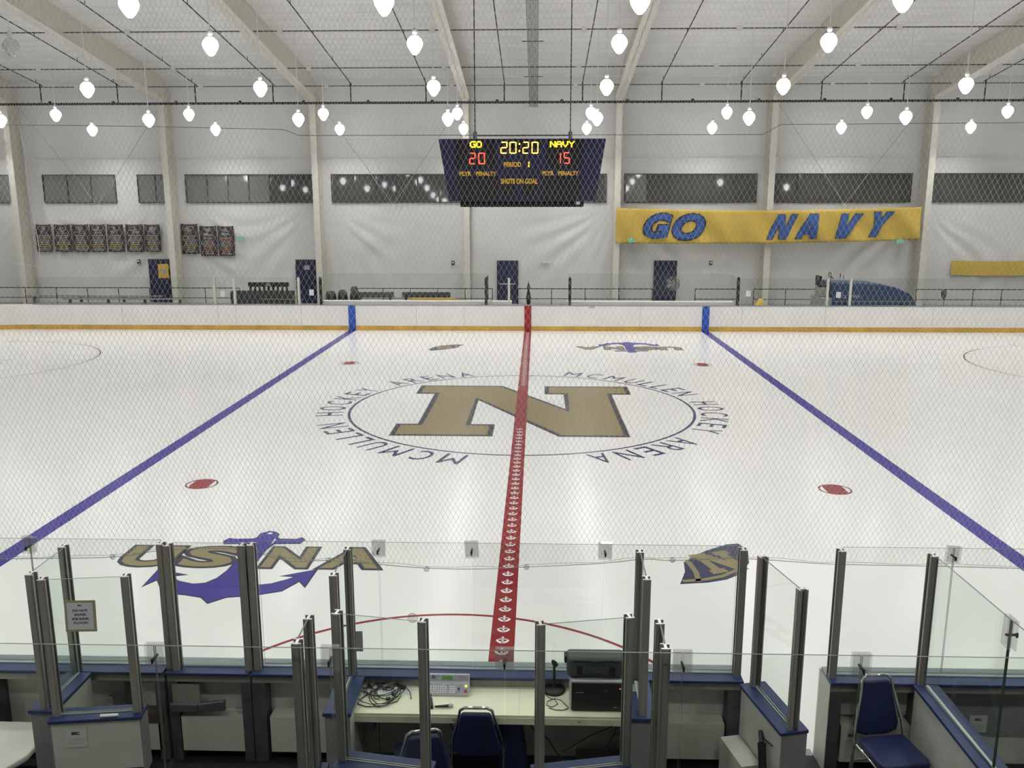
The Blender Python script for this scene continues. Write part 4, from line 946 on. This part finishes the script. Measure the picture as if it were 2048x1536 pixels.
g = leaf('booth_door', 'left scorer booth door standing open with navy cap and white handle', (-1.09, -16.66), (-.38, -16.78), .3, (0, 1), handle=.42, thick=.20)
g2 = leaf('booth_door', 'right scorer booth door standing open with navy cap and white handle', (.41, -16.80), (1.12, -16.66), .3, (0, 1), handle=.22, thick=.20)

# posts on boards: (x, y, carrier)
P = [(-3.77, -15.47, 'p1'), (-3.72, -16.05, 'p1'), (-2.935, -15.38, 'L'), (-2.865, -15.41, 'G'), (-2.205, -15.39, 'G'), (-2.125, -15.38, 'M'),
     (-1.245, -15.45, 'p2'), (-1.24, -16.0, 'p2'), (1.31, -15.44, 'p3'), (1.30, -16.0, 'p3'), (2.22, -15.37, 'M'), (3.07, -15.37, 'R'), (3.82, -15.46, 'p4'),
     (-1.25, -16.75, 'p5'), (-1.235, -17.11, 'p5'), (1.30, -16.75, 'p6'), (1.29, -17.11, 'p6')]
for x, y_, k in P: post(x, y_, 1.105, 2.31, .064, .078, 0, parent=NB[k])
# front glass line and joints
yg = -15.31; zt_ = 2.315; z0g = 1.117
for a_, b_, k in (((-7.2, yg), (-4.175, yg), 'L'), ((-4.165, yg), (-2.97, yg), 'L'), ((-2.83, yg-.06), (-2.24, yg-.06), 'G'), ((-2.09, yg), (-1.005, yg), 'M'), ((-.995, yg), (-.175, yg), 'M'),
                  ((-.165, yg), (1.015, yg), 'M'), ((1.025, yg), (2.185, yg), 'M'), ((3.11, yg), (4.065, yg), 'R'), ((4.075, yg), (7.2, yg), 'R'), ((-3.74, -15.52), (-3.73, -16.01), 'p1'),
                  ((-1.245, -15.50), (-1.24, -15.95), 'p2'), ((1.31, -15.50), (1.30, -15.95), 'p3'), ((-1.245, -16.80), (-1.24, -17.08), 'p5'), ((1.30, -16.80), (1.29, -17.08), 'p6'),
                  ((3.83, -15.52), (3.845, -16.655), 'p4'), ((3.85, -16.665), (3.855, -17.10), 'p4')):
    pane(a_, b_, z0g, zt_, NB[k])
# rear glass between stands and booths
yr = -17.22
bl = thing('rear_boards', 'low rear wall behind the penalty boxes under the rear glass', 'rink boards', (0, yr, 0))
MB().box(-7, 7, -.08, .08, BZ, 1.06).build('wall_panel', 'whitepanel', bl); MB().box(-7, 7, -.1, .1, 1.06, 1.1).build('cap', 'bluecap', bl)
rx = [-5.80, -4.58, -3.40, -2.18, -.98, .20, 1.39, 2.57, 3.76, 4.95, 6.1]
for i in range(len(rx)-1):
    pane((rx[i]+.005, yr), (rx[i+1]-.005, yr), 1.1, 2.325, bl)
# clear plastic clips over the joints
def clip(x, y_, z, label, rot=0.0, w=.13, h=.15, tilt_=0.0):
    t = thing('glass_clip', label, 'glass clip', (x, y_, z), rot, 'clear plastic clips over glass joints')
    X = Matrix.Rotation(tilt_, 4, 'Y')
    MB().box(-w/2, w/2, -.022, -.016, -h, .012, 0, X).build('clip_plate', 'acrylic', t)
    MB().box(-w/2, w/2, .016, .022, -h, .012, 0, X).build('clip_plate', 'acrylic', t)
    MB().box(-w/2, w/2, -.016, .016, .008, .014, 0, X).build('clip_bridge', 'acrylic', t)
    MB().tube([(0, -.05, -h*.55), (0, .03, -h*.55)], .010, 8, 0, X=X).box(-.006, .006, -.060, -.045, -h*.55-.022, -h*.55+.014, 0, X).build('wing_bolt', 'black', t)
for x, l, ti in ((-4.17, 'on the front glass above the left partition', .1), (-1.0, 'on the front glass left of the scorer console', 0.02), (-.17, 'on the front glass above the scorer console', -.06), (1.02, 'on the front glass right of the red line', 0), (4.07, 'on the front glass at far right', .06)):
    clip(x, yg, zt_+.004, 'clear plastic clip with black bolt '+l, 0, .12, .14, ti)
for x, l in ((-2.18, 'below the left gate posts'), (-.98, 'left of the scorer table'), (.20, 'over the foot of the red line'), (1.39, 'right of the scorer table'), (2.57, 'above the right blue chair')):
    clip(x, yr, 2.33, 'plastic clip with black bolt on the rear glass '+l, 0, .125, .16)
clip(3.846, -16.66, 2.32, 'clear plastic clip with black bolt on the right side wall glass', PI/2, .13, .22)
# joint seals under clips are the rims of the panes

# counter of the scorer booth
t = thing('scorer_counter', 'cream laminate scorer counter under the front glass', 'table', (0.03, -15.297, 0))
MB().box(-1.19, 1.20, -.60, 0, .975, .998).build('counter_top', 'table', t, bevel=.004)
MB().box(-1.19, 1.20, -.605, -.58, .915, .975).build('front_apron', 'table', t)
for x in (-.55, -.32, .0, .42, .75): MB().tube([(x, -.609, .95), (x, -.603, .95)], .006, 8).build('screw', 'black', t)
for x in (-1.05, 1.1): MB().box(x-.02, x+.02, -.5, -.02, .75, .915).build('bracket', 'steel', t)
MB().box(-1.19, -1.175, -.59, 0, .998, 1.010).box(.235, .24, -.58, -.01, .998, .9995).build('edge_seam', 'strip', t)
ct = .999
# paper under the cables
p = at(775, 1375, z=ct)
tag(MB().box(-.19, .18, -.16, .15, 0, .0015, 0, RZ(-.05)).box(.02, .10, .08, .10, .0015, .002, 1, RZ(-.05)).build('paper_sheet', ['paper', 'greyink'], loc=(-.885, -15.44, ct)), 'sheet of white paper under the tangled black cables', 'paper')
# cable tangle
rnd = random.Random(3)
t = thing('cable_tangle', 'tangle of thin black cables with plugs heaped on the left of the counter', 'cable', (-.97, -15.66, ct+.002)); t.scale = (1.12, 1.6, 1)
def loops(cx, cy, n, R0, seed):
    r = random.Random(seed); pts = []; a = r.random()*6
    for k in range(n*14):
        a += .45+.05*r.random(); ph = k/14.0
        R_ = R0*(.62+.45*math.sin(ph*2.7+seed)); ox = cx+.08*math.sin(ph*1.9+seed); oy = cy+.06*math.cos(ph*2.9+seed*2)
        pts.append((ox+R_*math.cos(a)*1.0, oy+R_*math.sin(a)*.85, .006+.02*abs(math.sin(ph*3.1+k*.3))))
    return pts
for cx, cy, n, R0, sd in ((0.0, .10, 4, .15, 1), (.06, .03, 3, .12, 2), (-.05, .05, 3, .13, 5), (.03, .14, 3, .11, 8)):
    MB().tube(loops(cx, cy, n, R0, sd), .0035, 5).build('cable', 'black', t)
MB().tube([(-.05, .08, .01), (-.14, -.02, .006), (-.15, -.07, .005), (-.08, -.095, .005), (.05, -.085, .005), (.15, -.04, .005), (.17, .02, .006)], .0035, 5).build('cable', 'black', t)
for x, y_, a in ((.155, .17, .4), (-.02, .22, 1), (.10, .03, 2), (.075, -.02, .2), (-.17, .0, .8), (-.10, .1, 2.5), (.17, .09, .1)):
    MB().box(-.018, .018, -.010, .010, 0, .016, 0, T((x, y_, .004)) @ RZ(a)).build('plug', 'black', t, bevel=.004)
# console
t = thing('scoreboard_console', 'silver scoreboard control console with green display and keypad', 'control console', (-.375, -15.548, ct))
sl = math.radians(22)
W2 = .195
MB().prism([(-.075, 0), (.055, 0), (.055, .15), (.035, .15), (.008, .100), (.0, .088), (-.075, .018)], -W2, W2, 0, Matrix(((0, 0, 1, 0), (1, 0, 0, 0), (0, 1, 0, 0), (0, 0, 0, 1)))).build('housing', 'silver', t, bevel=.004)
k1 = math.atan2(.050, .027)
Xu = T((0, .0215, .125)) @ RX(k1); Xl = T((0, -.0375, .053)) @ RX(math.atan2(.070, .075))
MB().box(-.185, .185, -.025, .025, .0005, .002, 0, Xu).build('upper_panel', 'keypad', t)
MB().box(-.052, .045, -.016, .016, .002, .004, 0, Xu).build('display', 'lcd', t)
MB().text('D', Xu @ T((-.125, .003, .004)), w=.028, h=.022, extrude=.0006, offset=.02).build('maker_mark', 'black', t)
MB().box(.09, .15, .006, .011, .002, .003, 0, Xu).box(.085, .155, -.008, -.005, .002, .003, 0, Xu).build('print_lines', 'greyink', t)
MB().box(-.185, .185, -.045, .046, .0005, .002, 0, Xl).build('lower_panel', 'keypad', t)
kp = MB()
for r in range(4):
    for c_ in range(4): kp.box(.02+.014*c_, .030+.014*c_, -.04+.018*r, -.028+.018*r, .002, .004, 0, Xl)
    for c_ in range(8): kp.box(-.175+.022*c_, -.160+.022*c_, -.04+.018*r, -.030+.018*r, .002, .0035, 0, Xl)
kp.build('keypad', 'silverlight', t)
MB().box(.155, .178, .012, .034, .002, .008, 0, Xl).build('yellow_button', 'yellowled', t); MB().box(.152, .176, -.03, -.012, .002, .008, 0, Xl).build('red_button', 'redbtn', t)
MB().box(.10, .106, -.02, .02, .002, .006, 0, Xl).box(.088, .118, -.003, .003, .002, .006, 0, Xl).build('arrow_key', 'black', t)
# microphone on counter
t = thing('handheld_microphone', 'black handheld microphone with silver mesh head lying on the counter edge', 'microphone', (-.37, -15.80, ct), math.radians(8)); t.scale = (.72, .72, .72)
MB().lathe([(0, -.13), (.010, -.13), (.012, -.12), (.017, .02), (.020, .04)], n=14, X=T((0, 0, .024)) @ Matrix.Rotation(PI/2, 4, 'Y')).build('handle', 'black', t)
MB().lathe([(.020, .04), (.024, .045), (.026, .06), (.024, .08), (.014, .094), (0, .098)], n=14, X=T((0, 0, .027)) @ Matrix.Rotation(PI/2, 4, 'Y')).build('mesh_head', 'silver', t)
t = thing('radio_handset', 'small black radio handset at the counter edge beside the door post', 'radio', (-.51, -15.76, ct), .2)
MB().box(-.025, .025, -.07, .07, 0, .035).build('case', 'black', t, bevel=.006); MB().tube([(.015, .07, .02), (.02, .12, .03)], .005, 6).build('aerial', 'black', t)
# paging microphone
p = (.575, -15.50, ct)
t = thing('paging_microphone', 'black gooseneck microphone on a round base with a coiled cord', 'microphone', p)
MB().lathe([(0, 0), (.10, 0), (.103, .014), (.09, .03), (.02, .038), (0, .038)], n=26).build('base', 'black', t)
MB().tube([(0, 0, .03), (0, .01, .14), (0, .015, .24)], [.016, .012, .012], 10).build('neck', 'black', t)
MB().tube([(-.018, .015, .285), (0, .015, .262), (.02, .012, .235)], [.012, .024, .022], 10).build('head', 'black', t)
MB().tube([(-.085, .03, .004), (-.095, -.04, .004), (-.05, -.12, .004), (.0, -.15, .004), (.03, -.22, .004), (-.02, -.27, .004), (-.07, -.24, .004), (-.06, -.18, .004), (0, -.14, .006), (.06, -.16, .004), (.09, -.22, .004), (.12, -.27, .004)], .0032, 6).tube([(.12, -.28, .004), (.07, -.315, .004), (0, -.31, .004), (-.05, -.28, .004)], .0032, 6).build('cord', 'black', t)
# amplifier and case
t = thing('amplifier_speaker', 'black powered speaker box with silver rim lying on the counter', 'speaker', (.935, -15.70, ct))
MB().box(-.23, .23, -.115, .12, .0, .29).build('cabinet', 'silver', t, bevel=.02, segs=3)
MB().box(-.218, .218, -.125, -.11, .010, .268).build('front_grille', 'black', t, bevel=.006)
MB().text('SPEAKER', T((-.15, -.127, .18)) @ UPR, w=.07, h=.011, extrude=.0004).build('name_mark', 'greypanel', t) if False else MB().box(-.185, -.115, -.1265, -.125, .176, .184).build('name_plate', 'greypanel', t)
MB().box(.14, .17, -.1265, -.125, .04, .048).box(.06, .09, -.1265, -.125, .20, .205).build('small_mark', 'vehgrey', t)
MB().tube([(.195, -.128, .22), (.195, -.124, .22)], .006, 8).build('indicator_light', 'redled', t)
for x in (-.18, .18):
    for y_ in (-.09, .09): MB().tube([(x, y_, -.0), (x, y_, .006)], .012, 8).build('foot', 'black', t)
t = thing('equipment_case', 'dark grey moulded equipment case stacked on top of the black speaker box', 'case', (.925, -15.70, ct+.291))
MB().box(-.25, .25, -.09, .09, 0, .19).build('shell', 'case', t, bevel=.035, segs=3)
for x in (-.14, .14): MB().box(x-.022, x+.022, -.105, -.088, .045, .12).build('latch', 'black', t, bevel=.006)
MB().tube([(-.20, -.094, .165), (-.1, -.096, .17), (0, -.097, .158), (.1, -.096, .17), (.2, -.094, .165)], .006, 6).build('rib', 'black', t)
MB().tube([(-.20, -.094, .03), (-.1, -.096, .035), (0, -.097, .045), (.1, -.096, .032), (.2, -.094, .03)], .006, 6).build('rib', 'black', t)
for k in range(6): MB().box(-.075+.028*k, -.06+.028*k, -.094, -.088, .12, .133).build('moulded_mark', 'black', t)
MB().box(-.27, -.245, -.05, .05, .12, .18).build('side_handle', 'black', t, bevel=.006)
# small box & paper by the right partition
p = at(1268, 1378, z=1.11)
tag(MB().box(-.055, .055, -.06, .06, 0, .002).build('paper_sheet', 'sill', loc=(1.24, -15.62, 1.108)), 'small grey paper on the partition cap right of the speaker box', 'paper')
# under the counter
t = thing('power_box', 'dark equipment box with cables on the floor under the counter', 'box', (1.0, -15.55, BZ))
MB().box(-.22, .2, -.12, .12, 0, .18).build('case', 'darkgrey', t, bevel=.01)
MB().tube([(.1, -.1, .18), (.05, -.08, .35), (.12, -.05, .45), (.18, 0, .5), (.16, .0, .68)], .005, 6).tube([(-.35, -.05, .25), (-.1, -.05, .42), (.1, -.02, .5), (.16, 0, .55)], .004, 6).build('cable', 'black', t)
t = thing('power_cable', 'black cable trailing from under the counter down to the floor', 'cable', (0, 0, 0))
MB().tube([(.30, -15.60, .91), (.33, -15.62, .78), (.40, -15.62, .68), (.52, -15.62, .60), (.6, -15.62, .46), (.75, -15.62, .32), (.85, -15.66, .22)], .006, 6).build('cable', 'black', t)
t = thing('power_cable', 'thin black cable hanging under the counter beside the left booth door post', 'cable', (0, 0, 0))
MB().tube([(-.42, -15.55, .91), (-.40, -15.52, .75), (-.33, -15.5, .58), (-.22, -15.5, .48), (-.1, -15.52, .45)], .004, 6).build('cable', 'black', t)
MB_ = MB().box(-1.06, -1.05, -15.293, -15.29, BZ, .96); struct(MB_.build('trim_3', 'caprail'))

# chairs
def chair(label, loc, rz):
    t = thing('banquet_chair', label, 'chair', loc, rz, 'navy banquet chairs with chrome frames')
    # local: seat faces -y (front), back at +y
    sp = [(-.22, -.22), (.22, -.22), (.205, .19), (-.205, .19)]
    s_ = MB().prism([(-.20, -.235), (.20, -.235), (.225, -.18), (.215, .18), (.18, .20), (-.18, .20), (-.215, .18), (-.225, -.18)], .415, .475); s_.build('seat', 'navycloth', t, bevel=.025, segs=4)
    # tapered back pad
    z0_, z1_ = .50, .86
    pr = [(-.205, z0_), (-.19, z0_-.06), (-.10, z0_-.085), (.10, z0_-.085), (.19, z0_-.06), (.205, z0_), (.128, z1_-.02), (.115, z1_), (-.115, z1_), (-.128, z1_-.02)]
    X = T((0, .20, 0)) @ RX(math.radians(-9)) @ T((0, 0, .03)) @ RX(PI/2)
    MB().prism(pr, -.025, .025, 0, X).build('backrest', 'navycloth', t, bevel=.018, segs=3)
    for s in (-1, 1):
        MB().tube([(s*.225, .27, 0), (s*.225, .21, .42), (s*.215, .235, .56)], .012, 8).build('rear_leg', 'chrome', t)
        MB().tube([(s*.21, -.26, 0), (s*.215, -.20, .40), (s*.215, .19, .405)], .012, 8).build('front_leg', 'chrome', t)
    MB().tube([(-.215, .235, .56), (-.155, .295, .80), (-.135, .325, .895), (-.095, .335, .925), (.095, .335, .925), (.135, .325, .895), (.155, .295, .80), (.215, .235, .56)], .013, 8).build('back_frame', 'chrome', t)
    MB().tube([(-.22, .235, .24), (.22, .235, .24)], .009, 8).build('cross_bar', 'chrome', t)
    return t
c0 = chair('navy banquet chair with its back to the camera at the middle of the counter', (-.09, -15.66, BZ), PI)
t = thing('cloth_bundle', 'dark navy bundle under the counter, half hidden right of the middle chair', 'bag', (.20, -15.70, BZ))
bb = MB().lathe([(0, 0), (.12, 0), (.15, .1), (.13, .4), (.10, .6), (.06, .68), (0, .70)], n=14); bb.v = [(v[0]*(1+.2*noise.noise(Vector(v)*3)), v[1]*.6, v[2]) for v in bb.v]; bb.build('cloth', 'navycloth', t)
dup(c0, (-.56, -16.0, BZ), PI+.22, 'navy banquet chair at the lower left of the booth, behind the left door post')
dup(c0, (3.46, -15.85, BZ), .16, 'navy banquet chair facing the camera beside the right side wall').scale = (1, 1, 1.09)

# sheets and stickers
def sticker(label, X, w=.16, h=.17, frame_=False):
    t = thing('vinyl_sticker', label, 'sticker', (0, 0, 0), 0, 'small pale stickers with black letters'); t.matrix_world = X
    MB().box(-w/2, w/2, -h/2, h/2, 0, .002).build('backing', 'whitehandle' if frame_ else 'strip', t)
    MB().text('BSC', T((0, h*.25, .003)), w=w*.36, h=h*.14, extrude=.0008, offset=.03).build('lettering', 'black', t)
    b = MB()
    for k in range(4): b.box(-w*.36, w*.36, -h*.05-h*.09*k, -h*.02-h*.09*k, .002, .003)
    b.build('print_lines', 'silver', t)
sticker('pale sticker on the white front of the open left gate', T((-3.40, -16.215, .93)) @ RZ(.128) @ UPR, .17, .17)
sticker('pale sticker on the boards behind the open left gate', T((-3.56, -15.298, .72)) @ UPR, .15, .15)
sticker('pale sticker left of the right blue chair', T((3.26, -15.455, .53)) @ UPR, .15, .17)
sticker('pale sticker on the boards right of the long side wall', T((4.45, -15.315, .62)) @ UPR, .16, .17)
t = thing('warning_notice', 'framed paper notice DO NOT ENTER ICE RINK FLOOR on the left gate glass', 'notice', (0, 0, 0)); t.matrix_world = T((-3.30, -16.13, 1.98)) @ RZ(.128) @ UPR @ RZ(-.03)
MB().box(-.122, .122, -.137, .137, 0, .002).build('border', 'tan', t); MB().box(-.102, .100, -.117, .117, .002, .003).build('sheet', 'paper', t)
for k, s in enumerate(('DO NOT', 'ENTER', 'ICE RINK', 'FLOOR!')): MB().text(s, T((0, .050-.036*k, .004)), w=(.115, .09, .13, .11)[k], h=.018, extrude=.0006, offset=.03).build('lettering', mat('maroon ink', (.16, .08, .12), .6) if k == 0 else bpy.data.materials['maroon ink'], t)
MB().text('BSC', T((0, .095, .004)), w=.03, h=.011, extrude=.0006, offset=.03).build('letterhead', 'black', t)
# paper behind rear clip left
tag(MB().box(-.07, .07, 0, .003, -.10, .10).build('paper_notice', 'silver', loc=(-1.24, -15.33, 1.36)), 'grey paper sheet taped low on the front glass left of the scorer table', 'notice')
# white bench outside the left partition
t = thing('players_bench', 'pale bench seat outside the left partition at the bottom left corner', 'bench', (-4.55, -16.2, BZ))
MB().prism([(-1.2, .62), (.62, .62), (.62, .12), (.30, -.55), (-1.2, -1.0)], .40, .46).build('seat', 'creambench', t, bevel=.02)
MB().box(-1.0, -.92, -.4, .5, 0, .4).box(.2, .28, -.2, .5, 0, .4).build('support', 'steel', t)
# boards outside left get a step panel
MB().box(-7.0, -3.86, -15.42, -15.30, .66, .74).build('back_rest_rail', 'greypanel') if False else None

# ------------------------------------------------------------------ protective net
rope = [(-40, 1118), (70, 1117), (225, 1114), (320, 1101), (420, 1096), (500, 1102), (580, 1122), (657, 1121), (740, 1127), (850, 1136), (960, 1138), (1053, 1134), (1200, 1127), (1290, 1118), (1345, 1121), (1480, 1117), (1640, 1127), (1740, 1130), (1900, 1133), (2090, 1138)]
NY = -15.24
rp = [at(u, v, y=NY) for u, v in rope]
rxs = np.array([p.x for p in rp]); rzs = np.array([p.z for p in rp])
def net_mesh():
    cw, ch = .046, .082; x0_, x1_ = -5.2, 5.4; ztop = 8.6; r = .00108
    ns = int((x1_-x0_)/(cw/2)); V = []; Fc = []; base = 0
    for s in range(ns):
        xa = x0_+s*cw/2; zb_ = float(np.interp(xa, rxs, rzs)); n = int((ztop-zb_)/(ch/2))
        k = np.arange(n+1); z = ztop-k*ch/2; z[-1] = zb_
        odd = (k % 2) if s % 2 == 0 else (1-k % 2)
        x = xa+odd*cw/2
        x = x+.012*np.sin(z*1.7+xa*.8); yv = NY-.02+.035*np.sin(x*2.1+.5*z)+.02*np.sin(z*1.3)
        P_ = np.stack([x, yv, z], 1)
        offs = np.array([[r, 0, 0], [-r*.5, r*.87, 0], [-r*.5, -r*.87, 0]])
        vs_ = (P_[:, None, :]+offs[None]).reshape(-1, 3); V.append(vs_)
        i = np.arange(n)*3+base
        for a, b in ((0, 1), (1, 2), (2, 0)): Fc.append(np.stack([i+a, i+b, i+3+b, i+3+a], 1))
        base += len(vs_)
    V = np.concatenate(V); Fc = np.concatenate(Fc)
    me = bpy.data.meshes.new('net_mesh'); me.vertices.add(len(V)); me.vertices.foreach_set('co', V.ravel().astype(np.float32))
    me.loops.add(Fc.size); me.loops.foreach_set('vertex_index', Fc.ravel().astype(np.int32))
    me.polygons.add(len(Fc)); me.polygons.foreach_set('loop_start', np.arange(0, Fc.size, 4, dtype=np.int32)); me.polygons.foreach_set('loop_total', np.full(len(Fc), 4, dtype=np.int32))
    me.update(calc_edges=True); me.validate(); me.materials.append(M['cord']); return me
t = thing('protective_net', 'fine white diamond-mesh safety net hanging behind the near boards glass', 'net', (0, 0, 0))
o = bpy.data.objects.new('mesh_netting', net_mesh()); C.objects.link(o); o.parent = t; o['kind'] = 'stuff'
def smooth(pts, n=6):
    out = []
    for i in range(len(pts)-1):
        p0 = pts[max(i-1, 0)]; p1 = pts[i]; p2 = pts[i+1]; p3 = pts[min(i+2, len(pts)-1)]
        for k in range(n):
            s = k/n; out.append(.5*((2*p1)+(p2-p0)*s+(2*p0-5*p1+4*p2-p3)*s*s+(3*p1-p0-3*p2+p3)*s**3))
    return out+[pts[-1]]
MB().tube(smooth(rp), .003, 6).build('border_rope', 'rope', t)
MB().tube([p+Vector((0, .015, .012+.01*math.sin(i*2.3))) for i, p in enumerate(smooth(rp, 2))], .0016, 5).build('border_cord', 'rope', t)
cb = [at(u, v, y=NY-.03) for u, v in ((-40, 249), (300, 253), (560, 259), (574, 261), (597, 271), (1525, 269), (1545, 258), (1562, 249), (2090, 245))]
MB().tube(cb, .0028, 5).build('support_cable', 'cable', t)
MB().tube(smooth([at(u, v, y=NY-.03) for u, v in ((35, 240), (48, 300), (58, 390), (80, 520), (45, 528), (10, 520))]), .0028, 5).build('tie_rope', 'cord', t)
MB().tube([Vector((-5.2, NY, 8.6)), Vector((5.4, NY, 8.6))], .006, 6).build('head_cable', 'cable', t)
# suction cup hooks holding the rope
for (u, v, l) in ((225, 1114, 'left of the blue anchor emblem'), (657, 1121, 'left of the A of the emblem'), (1053, 1134, 'beside the red line'), (1345, 1120, 'above the navy patch'), (853, 1138, 'left of the red line')):
    p = at(u, v, y=-15.30); t = thing('suction_hook', 'small clear suction cup hook holding the net rope '+l, 'hook', (p.x, -15.295, p.z), 0, 'suction cup hooks on the front glass')
    MB().lathe([(0, .0), (.028, .0), (.020, .008), (.008, .014), (0, .014)], n=18, X=RX(-PI/2)).build('cup', 'acrylic', t)
    MB().tube([(0, .014, 0), (0, .03, 0), (0, .03, .01)], .004, 6).build('hook', 'silver', t)
p = at(825, 1236, y=-15.30); t = thing('suction_disc', 'thin clear suction disc ring stuck on the front glass over the red arc', 'suction disc', (p.x, -15.298, p.z))
MB().tube([(.047*math.cos(a), 0, .047*math.sin(a)) for a in [2*PI*k/32 for k in range(32)]], .0016, 5, closed=True).build('rim', 'rope', t)
MB().disc(0, 0, .045, 0, .002, 28, 0, RX(PI/2)).build('disc', 'acrylic', t)
